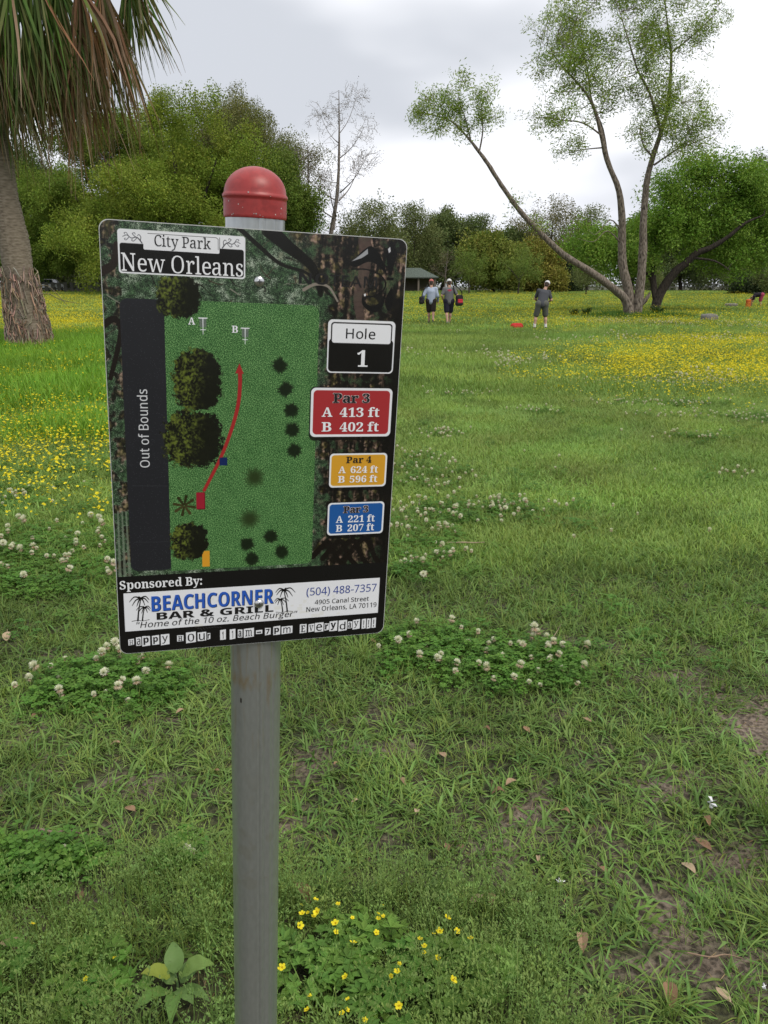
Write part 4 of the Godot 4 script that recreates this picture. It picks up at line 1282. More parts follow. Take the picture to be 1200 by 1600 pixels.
func palm_print(x0: float, y0: float, x1: float, y1: float, flip: bool) -> void:
	var w := x1 - x0
	var h := y1 - y0
	var m := func(u: float, v: float) -> Array: return [x1 - u * w if flip else x0 + u * w, y0 + v * h]
	var k := Color(0.03, 0.03, 0.03)
	stroke(soft([m.call(0.4, 0.98), m.call(0.46, 0.6), m.call(0.58, 0.14)]), 1.7, 0.8, k)
	stroke(soft([m.call(0.62, 0.99), m.call(0.66, 0.75), m.call(0.74, 0.5)]), 1.4, 0.7, k)
	stroke(soft([m.call(0.12, 0.99), m.call(0.4, 0.965), m.call(0.62, 1.0), m.call(0.95, 0.97)]), 0.5, 0.4, k)
	for c in [[0.58, 0.13, 1.0], [0.74, 0.49, 0.72]]:
		for f in [[-0.55, 0.12, 0.1], [-0.42, 0.26, 0.02], [-0.2, 0.3, -0.02], [0.18, 0.28, 0.0], [0.35, 0.18, 0.03], [0.4, 0.08, 0.09], [-0.1, -0.08, 0.02]]:
			stroke(soft([m.call(c[0], c[1]), m.call(c[0] + f[0] * 0.55 * c[2], c[1] + (f[1] * 0.3 - f[2]) * c[2]), m.call(c[0] + f[0] * c[2], c[1] + f[1] * c[2])]), 1.9 * c[2], 0.35, k)


func sign_print() -> ImageTexture:
	pw = int(305 * DOTS)
	ph = int(457.2 * DOTS)
	pix.resize(pw * ph * 3)
	var a := noise_bytes(0.07, 5, 1, pw, ph)
	var b := noise_bytes(0.018, 3, 2, pw, ph)
	var c := noise_bytes(0.05, 4, 3, pw, ph / 6)
	var d := noise_bytes(0.3, 2, 4, pw, ph)
	var white := rgb(222, 224, 228)
	# the photograph of an old oak that fills the background
	for y in ph:
		for x in pw:
			var i := y * pw + x
			var mx := x / DOTS
			var my := y / DOTS
			var fa := a[i] / 255.0
			var fb := b[i] / 255.0
			var fc := c[i] / 255.0
			var fd := d[i] / 255.0
			# how much of the place is trunk: the right side and a few limbs
			var t := smoothstep(205.0, 235.0, mx + (fb - 0.5) * 70.0) if my > 55.0 else smoothstep(165.0, 215.0, mx - my * 0.35 + (fb - 0.5) * 60.0)
			if mx < 18.0:
				t = smoothstep(0.45, 0.62, fb) * 0.9
			var leaf := rgb(24, 33, 25).lerp(rgb(78, 112, 74), clampf((fa * 0.6 + fd * 0.8 - 0.45) * 1.7, 0.0, 1.0))
			leaf = leaf.lerp(rgb(176, 186, 170), clampf((fd * 0.6 + fb * 0.6 - 0.58) * 3.6, 0.0, 1.0) * clampf(fa * 1.6, 0.0, 1.0))
			var bark := rgb(17, 15, 13).lerp(rgb(104, 84, 68), clampf((fc * 0.7 + fa * 0.4 - 0.5) * 2.2, 0.0, 1.0))
			bark = bark.lerp(rgb(158, 132, 118), clampf((fc * 0.5 + fa * 0.5 - 0.54) * 4.5, 0.0, 1.0) * clampf((fb - 0.4) * 5.0, 0.0, 1.0))
			bark = bark.lerp(rgb(92, 90, 40), clampf((fb - 0.62) * 5.0, 0.0, 0.7) * fa)
			bark = bark.lerp(rgb(70, 110, 70), clampf((0.4 - fb) * 5.0, 0.0, 0.7) * clampf(fd * 1.6 - 0.3, 0.0, 1.0))
			var q := leaf.lerp(bark, t)
			q = q.lerp(rgb(12, 10, 10), smoothstep(283.0, 299.0, mx + (fc - 0.5) * 18.0) * 0.9 if my > 60.0 else 0.0)
			pix[i * 3] = q.r8
			pix[i * 3 + 1] = q.g8
			pix[i * 3 + 2] = q.b8
	for i in 46:
		var p := Vector2(rg.randf_range(0, 200), rg.randf_range(2, 70)) if i < 34 else Vector2(rg.randf_range(0, 16), rg.randf_range(60, 360))
		var e := p + Vector2(rg.randf_range(-16, 16), rg.randf_range(-14, 14))
		stroke(soft([[p.x, p.y], [(p.x + e.x) * 0.5 + rg.randf_range(-4, 4), (p.y + e.y) * 0.5 + rg.randf_range(-4, 4)], [e.x, e.y]], 4), rg.randf_range(0.5, 1.6), 0.4, [rgb(22, 20, 16), rgb(130, 128, 116), rgb(60, 50, 40)][i % 3], 0.8)
	var k := rgb(14, 13, 13)
	stroke(soft([[130, 0], [150, 16], [172, 32], [200, 40], [226, 62]]), 5.0, 2.0, rgb(22, 22, 18))
	stroke(soft([[160, 0], [178, 14], [205, 34], [214, 60]]), 16.0, 5.0, rgb(15, 14, 11), 0.8)
	stroke(soft([[196, 56], [208, 50], [222, 52], [232, 66]]), 3.5, 2.0, rgb(130, 122, 112))
	stroke(soft([[0, 48], [12, 40], [15, 22]]), 9.0, 5.0, rgb(34, 25, 21))
	stroke(soft([[0, 98], [10, 92], [16, 104], [4, 150]]), 7.0, 4.0, rgb(24, 18, 15))
	stroke(soft([[258, 2], [260, 30], [254, 60], [258, 84]]), 14.0, 9.0, rgb(84, 68, 62), 0.5)
	for i in 4:
		stroke(soft([[214 + i * 12, 352 + i * 3], [232 + i * 14, 336 - i], [244 + i * 15, 358], [262 + i * 12, 372]]), 7.0, 5.0, rgb(18, 13, 11), 0.85)
	for i in 3:
		stroke([[5 + i * 4, 290], [4 + i * 5, 366]], 1.5, 3.0, rgb(118, 130, 112), 0.7)
	# road and grass of the map
	rrect(15.5, 71.6, 60, 358.5, 8.0, rgb(33, 34, 39))
	rrect(57.2, 71.5, 213, 360.3, 9.0, rgb(66, 110, 60))
	rrect(57.2, 75, 90, 360.3, 0.5, rgb(66, 110, 60))
	for y in range(int(71.5 * DOTS), int(360.3 * DOTS)):
		for x in range(int(15.5 * DOTS), int(213 * DOTS)):
			var i := y * pw + x
			var w := (d[i] / 255.0 - 0.5) * 3.4 + (b[i] / 255.0 - 0.5) * 0.3 + rg.randf_range(-0.32, 0.3)
			if x < 57.2 * DOTS:
				if pix[i * 3] < 60 and pix[i * 3 + 2] > 37 and rg.randf() < 0.012:
					dot(x, y, rgb(112, 112, 118), 0.5)
			else:
				dot(x, y, rgb(134, 176, 112) if w > 0.0 else rgb(22, 54, 24), minf(absf(w), 0.92))
	stroke([[20, 262], [55, 263]], 0.3, 0.3, rgb(60, 62, 66))
	stroke([[20, 325], [55, 326]], 0.3, 0.3, rgb(56, 58, 62))
	tree_print(71, 68, 21, 20)
	tree_print(88, 151, 24, 31)
	tree_print(83, 212.5, 29.5, 30)
	tree_print(76.5, 327, 19, 21)
	for q in [[172.5, 133.9], [179.1, 159.5], [185.7, 181.6], [187.5, 203.3], [190.1, 226.2], [139.2, 332.9], [165.5, 325.0], [178.0, 344.1], [144.9, 350.9]]:
		spiky(q[0], q[1], 8.8, rgb(17, 27, 14), 0.9)
	spiky(147.2, 255.8, 13.0, rgb(42, 56, 28), 0.6)
	spiky(141.9, 303.5, 13.0, rgb(42, 56, 28), 0.6)
	for i in 8:
		var w := TAU * i / 8.0 + 0.2
		stroke([[72.4 + cos(w) * 1.5, 285.6 + sin(w) * 1.5], [72.4 + cos(w) * 6.5, 285.6 + sin(w) * 6.5], [72.4 + cos(w) * 10.5, 285.6 + sin(w) * 10.5]], 2.0, 3.2, rgb(40, 42, 20).lerp(rgb(70, 62, 34), rg.randf()))
	# baskets, arrow and tees
	for q in [[94.4, 88.1], [136.5, 96.8]]:
		rrect(q[0] - 3.4, q[1], q[0] + 3.4, q[1] + 9.0, 0.8, rgb(104, 106, 110), 0.75)
		stroke([[q[0] - 4, q[1]], [q[0] + 4, q[1]]], 1.2, 1.2, white)
		stroke([[q[0], q[1]], [q[0], q[1] + 16]], 0.9, 0.6, white)
		stroke([[q[0] - 2.4, q[1] + 11.5], [q[0] + 2.4, q[1] + 11.5]], 0.8, 0.8, white)
	var red := rgb(152, 40, 40)
	stroke(soft([[131.2, 141], [131.3, 154], [129.4, 175.6], [122.7, 201.7], [111.1, 233], [93.4, 268.9]]), 4.2, 3.4, red)
	fill([[130.7, 132.5], [135.2, 143.5], [126.4, 143]], red)
	rrect(85.1, 271.2, 94.4, 290.6, 1.0, rgb(92, 16, 26))
	rrect(85.1, 271.2, 93.6, 289.6, 1.0, rgb(146, 28, 46))
	rrect(109.8, 233, 117.9, 241.7, 0.4, rgb(18, 34, 84))
	fill([[90.4, 343], [92.5, 338.7], [98.4, 338.7], [98.4, 357.4], [90.4, 357.4]], rgb(204, 146, 42))
	# plates
	rrect(16.3, 7.7, 136.4, 48.4, 3.0, white)
	rrect(18.0, 20.6, 134.9, 46.9, 2.4, k)
	rrect(41.0, 9.6, 111.6, 26.0, 1.6, k)
	rrect(39.6, 9.0, 111.2, 25.6, 1.4, white)
	stroke([[44, 10.6], [108, 10.6], [110, 12], [110, 22]], 0.35, 0.3, k)
	for f in [0, 1]:
		var m := func(u: float, v: float) -> Array: return [(113.5 + u) if f else (39.0 - u), 20.3 - v]
		var ink := rgb(58, 58, 64)
		stroke(soft([m.call(0.5, 0.5), m.call(5, 5.5), m.call(10, 4.5), m.call(14, 7), m.call(18, 5.5)]), 0.9, 0.35, ink)
		stroke(soft([m.call(2, 2.5), m.call(1.5, 6), m.call(3, 8), m.call(4.5, 7)]), 0.6, 0.3, ink)
		stroke(soft([m.call(6, 5.5), m.call(9, 8.5), m.call(7, 9.5), m.call(6.5, 8)]), 0.5, 0.25, ink)
		stroke(soft([m.call(5, 5), m.call(8, 2), m.call(10, 2.6), m.call(9, 3.6)]), 0.5, 0.25, ink)
		stroke(soft([m.call(12, 5.5), m.call(15, 2.5), m.call(16.5, 3.6), m.call(15, 4.2)]), 0.45, 0.25, ink)
		stroke(soft([m.call(12.5, 6), m.call(14.5, 9.2), m.call(16.5, 8.8), m.call(15.6, 7.6)]), 0.45, 0.25, ink)
	rrect(222.8, 84.6, 297.0, 140.9, 5.0, white)
	rrect(224.3, 104.5, 295.4, 139.4, 4.0, k)
	rrect(226.2, 87.4, 293.6, 112, 3.4, k)
	rrect(227.4, 88.6, 292.4, 109.0, 2.6, white)
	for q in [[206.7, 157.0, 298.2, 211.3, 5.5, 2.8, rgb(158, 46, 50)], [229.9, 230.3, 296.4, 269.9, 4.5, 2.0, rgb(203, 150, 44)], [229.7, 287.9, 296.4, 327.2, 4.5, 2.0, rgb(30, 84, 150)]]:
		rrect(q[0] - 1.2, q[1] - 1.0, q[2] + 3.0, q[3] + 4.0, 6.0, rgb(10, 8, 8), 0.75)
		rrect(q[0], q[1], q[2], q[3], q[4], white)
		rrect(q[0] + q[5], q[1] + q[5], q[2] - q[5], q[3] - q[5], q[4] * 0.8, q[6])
	# the glossy black emblem
	var ink2 := rgb(9, 8, 9)
	fill(soft([[238, 24], [243, 27.5], [252.5, 18.1], [260.4, 11.3], [265.8, 9.4], [273, 14], [279.1, 24.3], [283.4, 36], [273.7, 27.8], [263.2, 24.8], [250.3, 30.5], [241, 28], [238, 24]]), ink2)
	fill([[245, 25.5], [253.5, 19], [262, 11.8], [262.6, 17], [256, 21.5]], rgb(150, 152, 156))
	fill(soft([[281.9, 12.9], [285, 8], [287, 1.6], [291.5, 9.4], [293.9, 15], [291.8, 24.8], [288.3, 37.5], [284.2, 27.2], [281.9, 12.9]]), ink2)
	fill([[283.6, 11], [286, 8.4], [287, 13], [285, 15]], rgb(190, 190, 194))
	rrect(284.0, 39.4, 291.8, 42.2, 1.3, ink2)
	stroke(soft([[246, 33], [262, 32.6], [276, 37], [283, 45], [281, 53], [272, 59], [262, 60]]), 1.2, 1.6, ink2)
	fill(soft([[259, 56], [262, 66], [271, 69.5], [280, 63], [284.6, 50], [281, 70], [270, 76], [259, 68], [259, 56]]), ink2)
	fill(soft([[289.9, 49], [292.6, 62.8], [288.4, 74], [283.5, 64], [289.9, 49]]), ink2)
	fill([[260, 57.5], [262, 56.8], [262.2, 59.4], [260.6, 60]], rgb(220, 222, 226))
	# sponsor band
	rrect(-6, 364, 311, 463, 1.0, rgb(17, 16, 17))
	rrect(6.5, 383.6, 296.2, 429.6, 0.4, white)
	for i in 26:
		var p := Vector2(rg.randf_range(60, 250), rg.randf_range(386, 428))
		rrect(p.x, p.y, p.x + rg.randf_range(2, 12), p.y + rg.randf_range(1, 5), 0.8, rgb(206, 204, 188), 0.28)
	palm_print(11.5, 386.6, 33.5, 418, false)
	palm_print(171.5, 387.4, 195.5, 420, true)
	var hx := HAPPY_X
	for i in hx.size() / 2:
		var tall: float = HAPPY_T[i]
		fill([[hx[i * 2], 443 - tall], [hx[i * 2 + 1], 442.4 - tall + (i % 3) * 0.4], [hx[i * 2 + 1], 442.6 + tall], [hx[i * 2], 443.4 + tall - (i % 2) * 0.5]], white)
	for i in 9:
		stroke([[84 + i * 3.1, 432 + rg.randf_range(-0.6, 0.6)], [86 + i * 3.1, 434 + rg.randf_range(-1.6, 1.2)]], 0.4, 0.3, rgb(90, 90, 92))
	return ImageTexture.create_from_image(Image.create_from_data(pw, ph, false, Image.FORMAT_RGB8, pix))


const HAPPY := ["H", "a", "p", "p", "y", "H", "o", "u", "r", "1", "1", "a", "m", "-", "7", "p", "m", "E", "v", "e", "r", "y", "d", "a", "y", "!", "!", "!"]
const HAPPY_X := [9.3, 15.4, 17.5, 22.9, 23.9, 32.4, 34.5, 42.1, 43.8, 53.1, 61.5, 68.5, 71.3, 82.2, 84.0, 93.6, 94.6, 98.2, 109.0, 115.5, 119.8, 126.4, 129.0, 134.4, 135.8, 147.6, 149.8, 157.2, 160.2, 166.9, 169.9, 178.2, 179.7, 192.5, 201.3, 209.3, 211.4, 218.6, 219.3, 229.8, 230.9, 236.4, 236.9, 246.6, 248.0, 258.4, 259.2, 264.7, 265.5, 274.3, 276.7, 281.9, 283.1, 287.9, 289.2, 294.4]
const HAPPY_T := [3.6, 5.4, 6.2, 5.8, 6.6, 4.0, 6.6, 5.6, 4.0, 6.4, 6.4, 5.4, 5.6, 2.6, 4.6, 5.6, 4.8, 6.0, 5.0, 6.2, 4.6, 6.6, 7.0, 4.8, 6.2, 6.6, 6.6, 6.6]
var face: Node3D
var fonts := {}


func font(called: String, weight: int, italic := false) -> Font:
	var key := called + str(weight) + str(italic)
	if not fonts.has(key):
		var f := SystemFont.new()
		f.font_names = PackedStringArray([called])
		f.font_weight = weight
		fonts[key] = f
	return fonts[key]


func letters(text: String, x0: float, y0: float, x1: float, y1: float, f: Font, col: Color, slant := 0.0, lift := 0.00015, turned := false, fat := 0.0) -> void:
	# lettering whose ink fills the box given in millimetres from the sign's upper corner
	var tm := TextMesh.new()
	tm.text = text
	tm.font = f
	tm.font_size = 48
	tm.pixel_size = 0.01
	tm.depth = 0.02
	tm.curve_step = 2.0
	var m: Mesh = tm
	var bb := tm.get_aabb()
	if fat > 0.0:
		bb = bb.grow(fat)
	var key := "ink" + col.to_html()
	if not M.has(key):
		M[key] = plain(col, 0.42)
	var o := part("lettering", m, M[key], face)
	var w := (x1 - x0) * 0.001
	var h := (y1 - y0) * 0.001 * SIGN_H / 0.4572
	var b: Basis
	if turned:
		b = Basis(Vector3(0, h / bb.size.x, 0), Vector3(-w / bb.size.y, 0, 0), Vector3(0, 0, 0.008))
	else:
		b = Basis(Vector3(w / bb.size.x, 0, 0), Vector3(slant * h / bb.size.y, h / bb.size.y, 0), Vector3(0, 0, 0.008))
	var c := Vector3((x0 + x1) * 0.0005 - SIGN_W * 0.5, SIGN_H * 0.5 - (y0 + y1) * 0.0005 * SIGN_H / 0.4572, lift)
	var mid := bb.get_center()
	o.transform = Transform3D(b, c - b * Vector3(mid.x, mid.y, 0))


func build_sign() -> void:
	rg.seed = 100
	var t := thing("disc_golf_sign", "disc golf hole sign on a galvanised steel post with a red dome cap", "sign", Vector3.ZERO)
	t.rotation_degrees = Vector3(2.556, 16.577, -2.615)
	var basis_ := t.basis
	var mid := Vector3(-0.13393, 1.37715, -0.83403)
	var back := 0.0334
	var foot := mid - basis_ * Vector3(0, 0, back)
	var long := foot.y / basis_.y.y
	t.position = foot - basis_.y * long
	# post: a pipe with its drawn weld lines
	var rust := StandardMaterial3D.new()
	rust.vertex_color_use_as_albedo = true
	rust.roughness = 0.28
	rust.metallic = 0.78
	rust.albedo_texture = post_marks()
	var g := Geo.new()
	var sides := 300
	var top := long + SIGN_H * 0.5 + 0.0125
	for i in 2:
		var y := -0.4 if i == 0 else top
		for s in sides + 1:
			var a := TAU * s / sides
			var r := 0.03015
			# weld bead and two drawn lines on the camera's side
			var w := rad_to_deg(wrapf(a - deg_to_rad(84.0), -PI, PI))
			r += 0.0007 * exp(-pow(w / 3.4, 2.0)) - 0.0009 * exp(-pow((w - 6.5) / 2.0, 2.0)) - 0.0007 * exp(-pow((w + 6.5) / 2.0, 2.0)) + 0.0006 * exp(-pow((w + 20.0) / 4.5, 2.0)) - 0.0005 * exp(-pow((w + 28.0) / 2.5, 2.0))
			g.v.append(Vector3(cos(a) * r, y, sin(a) * r))
			g.uv.append(Vector2(float(s) / sides, 1.0 - (y + 0.4) / (top + 0.4)))
			g.c.append(Color(1, 1, 1))
	for s in sides:
		var a := s
		var b := s + 1
		var k := sides + 1
		g.ix.append_array([a, b, b + k, a, b + k, a + k])
	g.smooth()
	var post := part("post", g.mesh(), rust, t)
	var lean := Basis(Vector3.BACK, 0.0078)
	post.transform = Transform3D(lean, Vector3(0, long, 0) - lean * Vector3(0, long, 0))
	# cap
	var paint := textured(plain(rgb(156, 50, 48), 0.42), noise_tex(0.012, 4, [[0.3, Color(0.86, 0.82, 0.82)], [0.55, Color(1, 1, 1)], [0.8, Color(0.93, 0.95, 0.95)]], 35), Vector3(20, 20, 20))
	paint.uv1_world_triplanar = false
	g = Geo.new()
	var prof := [[0.0311, 0.0], [0.0317, 0.0008], [0.0319, 0.003], [0.0318, 0.0168], [0.0319, 0.0185], [0.0326, 0.0193], [0.033, 0.0206], [0.0328, 0.022], [0.032, 0.0231], [0.0313, 0.0242]]
	for i in range(1, 15):
		var a := PI * 0.5 * i / 14.0
		prof.append([maxf(0.0311 * cos(a), 0.00001), 0.0242 + 0.0255 * sin(a)])
	g.lathe(prof, 56, Color(1, 1, 1), Vector3(0, top - 0.002, 0))
	var cap := part("cap", g.mesh(), paint, t)
	cap.transform = post.transform
	tag(cap, "faded red painted dome cap", "")
	g = Geo.new()
	for i in 34:
		var a := rg.randf_range(-0.2, PI + 0.2)
		var y := top + rg.randf_range(0.0, 0.03) if i > 8 else top + rg.randf_range(-0.001, 0.002)
		var o := Vector3(cos(a), 0, sin(a))
		var r := 0.0321 if y < top + 0.0165 else (0.0332 if y < top + 0.0215 else 0.0)
		if r == 0.0:
			continue
		var s := rg.randf_range(0.0003, 0.0007)
		g.quad(o * r + Vector3(0, y - s, 0) - o.cross(Vector3.UP) * s, o * r + Vector3(0, y + s, 0) - o.cross(Vector3.UP) * s * 0.7, o * r + Vector3(0, y + s * 0.8, 0) + o.cross(Vector3.UP) * s, o * r + Vector3(0, y - s, 0) + o.cross(Vector3.UP) * s * 1.1, Color(0.5, 0.45, 0.43) if i > 8 else Color(0.3, 0.3, 0.29))
	part("paint_chips", g.mesh(), M.matte, cap)
	# panel
	var out := PackedVector2Array()
	var hw := SIGN_W * 0.5
	var hh := SIGN_H * 0.5
	var rad := 0.009
	for c in [[1, 1, 0], [-1, 1, 1], [-1, -1, 2], [1, -1, 3]]:
		for i in 7:
			var a: float = PI * 0.5 * (c[2] + i / 6.0)
			out.append(Vector2(c[0] * (hw - rad) + cos(a) * rad, c[1] * (hh - rad) + sin(a) * rad))
	g = Geo.new()
	g.prism(out, -0.0022, 0.0, Color(0.5, 0.51, 0.5))
	var panel := part("panel", g.mesh(), tinted(0.45), t)
	panel.position = Vector3(0, long, back)
	g = Geo.new()
	for q in out:
		var s := q * Vector2((hw - 0.0007) / hw, (hh - 0.0007) / hh)
		g.v.append(Vector3(s.x, s.y, 0.0))
		g.uv.append(Vector2(s.x / SIGN_W + 0.5, 0.5 - s.y / SIGN_H))
		g.n.append(Vector3(0, 0, 1))
	for i in range(1, out.size() - 1):
		g.ix.append_array([0, i + 1, i])
	var print_ := plain(Color(1, 1, 1), 0.28)
	print_.albedo_texture = sign_print()
	print_.texture_repeat = false
	print_.roughness_texture = noise_tex(0.02, 4, [[0.0, Color(0.75, 0.75, 0.75)], [1.0, Color(1, 1, 1)]], 37, 256)
	var pf := part("printed_face", g.mesh(), print_, panel)
	pf.position = Vector3(0, 0, 0.0004)
	face = panel
	var serif := font("Droid Serif", 400)
	var slab := font("Droid Serif", 700)
	var sans := font("Droid Sans", 400)
	var bold := font("Droid Sans", 700)
	var white := rgb(224, 226, 229)
	var ink := rgb(20, 19, 20)
	var z := 0.0006
	letters("City Park", 50.0, 10.9, 102.9, 25.0, serif, ink, 0.0, z)
	letters("New Orleans", 18.9, 29.0, 134.2, 46.3, serif, white, 0.0, z)
	letters("Hole", 242.7, 93.0, 275.1, 104.2, sans, ink, 0.0, z)
	letters("1", 256.0, 116.0, 268.0, 133.8, slab, white, 0.0, z)
	for q in [["Par 3", 231.4, 163.0, 272.3, 173.2], ["Par 4", 248.9, 234.0, 278.1, 241.4], ["Par 3", 248.2, 292.6, 277.4, 300.4]]:
		for o in [[-0.5, -0.4], [0.5, -0.4], [-0.5, 0.4], [0.5, 0.4]]:
			if q[0] != "Par 4":
				letters(q[0], q[1] + o[0], q[2] + o[1], q[3] + o[0], q[4] + o[1], slab, rgb(190, 180, 180), 0.0, z - 0.0001)
		letters(q[0], q[1], q[2], q[3], q[4], slab, ink, 0.0, z + 0.0002)
	for q in [["A", 219.2, 178.5, 231.2, 188.8], ["413 ft", 239.2, 178.0, 284.4, 189.0], ["B", 219.5, 194.8, 230.4, 205.2], ["402 ft", 239.8, 194.4, 284.4, 205.4], ["A", 240.3, 245.3, 248.8, 253.1], ["624 ft", 254.4, 244.9, 286.4, 253.3], ["B", 240.1, 256.4, 247.9, 264.2], ["596 ft", 253.8, 256.0, 286.2, 264.4], ["A", 239.7, 303.9, 248.0, 312.0], ["221 ft", 254.0, 303.3, 285.8, 312.1], ["B", 240.0, 314.8, 247.4, 322.9], ["207 ft", 253.8, 314.2, 285.6, 323.0], ["A", 80.0, 87.8, 86.9, 94.8], ["B", 123.0, 94.6, 129.2, 101.6], ["Sponsored By:", 3.0, 368.2, 89.8, 382.0]]:
		letters(q[0], q[1], q[2], q[3], q[4], slab, white, 0.0, z)
	letters("Out of Bounds", 28.2, 160.5, 38.6, 242.3, sans, rgb(196, 198, 202), 0.0, z, true)
	letters("BEACHCORNER", 36.1, 389.7, 170.4, 407.9, bold, rgb(30, 28, 30), 0.0, z - 0.0001)
	letters("BEACHCORNER", 35.3, 389.0, 169.6, 407.2, bold, rgb(36, 84, 176), 0.0, z + 0.0002)
	letters("BAR & GRILL", 40.3, 409.2, 169.4, 417.8, bold, ink, 0.0, z)
	letters("BAR & GRILL", 40.7, 409.2, 169.8, 417.8, bold, ink, 0.0, z + 0.0001)
	letters("\"Home of the 10 oz. Beach Burger\"", 18.0, 418.6, 197.0, 428.4, sans, ink, 0.22, z)
	letters("(504) 488-7357", 208.2, 391.0, 292.8, 402.9, sans, rgb(52, 70, 140), 0.0, z)
	letters("4905 Canal Street", 218.2, 406.6, 284.0, 412.8, sans, ink, 0.0, z)
	letters("New Orleans, LA 70119", 208.6, 415.0, 294.0, 422.6, sans, ink, 0.0, z)
	letters("NO", 190.9, 39.0, 221.4, 50.0, bold, rgb(11, 10, 11), 0.0, z)
	letters("TEAM", 222.8, 39.6, 274.0, 51.0, sans, rgb(13, 12, 13), 0.0, z)
	for i in HAPPY.size():
		var x0: float = HAPPY_X[i * 2]
		var x1: float = HAPPY_X[i * 2 + 1]
		var tall: float = HAPPY_T[i]
		var f: Font = [serif, sans, bold, bold, sans, slab][i % 6]
		var dx := (x1 - x0) * (0.4 if HAPPY[i] in ["!", "1"] else 0.17)
		var y0 := 443.0 - tall * 0.72
		var y1 := 443.0 + tall * 0.72
		if HAPPY[i] == "-":
			y0 = 442.3
			y1 = 443.8
		letters(HAPPY[i], x0 + dx, y0, x1 - dx, y1, f, ink, 0.0, z)
	# screws
	for q in [[150.5, 50.0], [153.2, 406.7]]:
		g = Geo.new()
		var pr := [[0.0056, 0.0]]
		for i in range(1, 9):
			var a := PI * 0.5 * i / 8.0
			pr.append([maxf(0.0055 * cos(a), 0.00001), 0.0032 * sin(a)])
		g.lathe(pr, 24, Color(1, 1, 1))
		var sc := part("screw", g.mesh(), M.chrome, panel)
		sc.rotation.x = PI / 2
		sc.position = Vector3(q[0] * 0.001 - hw, hh - q[1] * 0.001 * SIGN_H / 0.4572, 0.0006)
		g = Geo.new()
		g.box(Vector3(-0.0022, 0.0030, -0.0005), Vector3(0.0022, 0.0036, 0.0005), Color(0.03, 0.03, 0.03))
		g.box(Vector3(-0.0005, 0.00295, -0.0022), Vector3(0.0005, 0.00355, 0.0022), Color(0.03, 0.03, 0.03))
		part("slot", g.mesh(), M.matte, sc)


func post_marks() -> ImageTexture:
	# galvanised spangle, drawn streaks, rust stains near the sign and scuffs
	var w := 192
	var h := 1024
	var im := Image.create(w, h, false, Image.FORMAT_RGB8)
	var n := FastNoiseLite.new()
	n.frequency = 0.05
	n.fractal_octaves = 4
	n.seed = 12
	for y in h:
		for x in w:
			var streak := n.get_noise_2d(x * 2.2, y * 0.05)
			var spang := n.get_noise_2d(x * 3.0 + 400.0, y * 2.2)
			var s := 0.72 + 0.022 * streak + 0.03 * spang
			var c := Color(s * 0.985, s * 1.005, s * 1.01)
			# rust: irregular runs about a hand's breadth under the sign
			var dy := absf(y - 262.0 + 9.0 * n.get_noise_2d(x * 0.8, 3.0))
			var r := clampf(1.0 - dy / 7.0, 0.0, 1.0) * clampf(n.get_noise_2d(x * 1.5, y * 0.8 + 60.0) * 2.2 + 0.35, 0.0, 1.0)
			r = maxf(r, clampf(n.get_noise_2d(x * 2.5 + 90.0, y * 0.25) * 3.0 - 0.75, 0.0, 0.7) * clampf(1.0 - absf(y - 262.0) / 60.0, 0.0, 1.0))
			c = c.lerp(Color(0.66, 0.52, 0.33), r * 0.45)
			var dirt := clampf(n.get_noise_2d(x * 0.5 + 7.0, y * 0.9 + 900.0) * 1.6 - 0.3, 0.0, 0.3) * clampf(1.3 - absf(y - 390.0) / 60.0, 0.15, 1.0)
			c = c.lerp(Color(0.6, 0.56, 0.47), dirt * 0.5)
			if hash(Vector2i(x / 2, y / 3)) % 1500 == 0:
				c = Color(0.2, 0.18, 0.16)
			im.set_pixel(x, y, c)
	return ImageTexture.create_from_image(im)


# ---------------------------------------------------------------- lawn
func blade(g: Geo, base: Vector3, az: float, long: float, wid: float, rise: float, bend: float, col: Color, tip: Color, segs := 4) -> void:
	var o := Vector3(cos(az), 0, sin(az))
	var p := PackedVector3Array()
	var w := PackedFloat32Array()
	var q := base
	var el := rise
	for i in segs:
		p.append(q)
		var f := float(i) / (segs - 1)
		w.append(wid * (0.55 + 1.4 * f - 1.95 * f * f) if i < segs - 1 else 0.0003)
		q += (o * cos(el) + Vector3.UP * sin(el)) * long / (segs - 1)
		el -= bend
	var side := o.cross(Vector3.UP).rotated(o, rg.randf_range(-0.5, 0.5))
	g.strip(p, w, side, col, tip)


func tuft(count: int, radius: float, l0: float, l1: float, w0: float, w1: float, r0: float, r1: float, bend: float, dead: float, segs := 4) -> ArrayMesh:
	var g := Geo.new()
	for i in count:
		var d := in_disc() * radius
		if radius > 0.2:
			d = Vector2(rg.randfn(), rg.randfn()).limit_length(2.4) * radius * 0.42
		var straw := rg.randf() < dead
		var c := tone(Color(2.3, 1.55, 2.2) if straw else Color(1, 1, 1), 0.34)
		blade(g, Vector3(d.x, -0.004, d.y), rg.randf() * TAU, rg.randf_range(l0, l1), rg.randf_range(w0, w1), rg.randf_range(r0, r1), rg.randf_range(0.3, 1.0) * bend, c, c * Color(1.15, 1.1, 0.9), segs)
	return g.mesh()


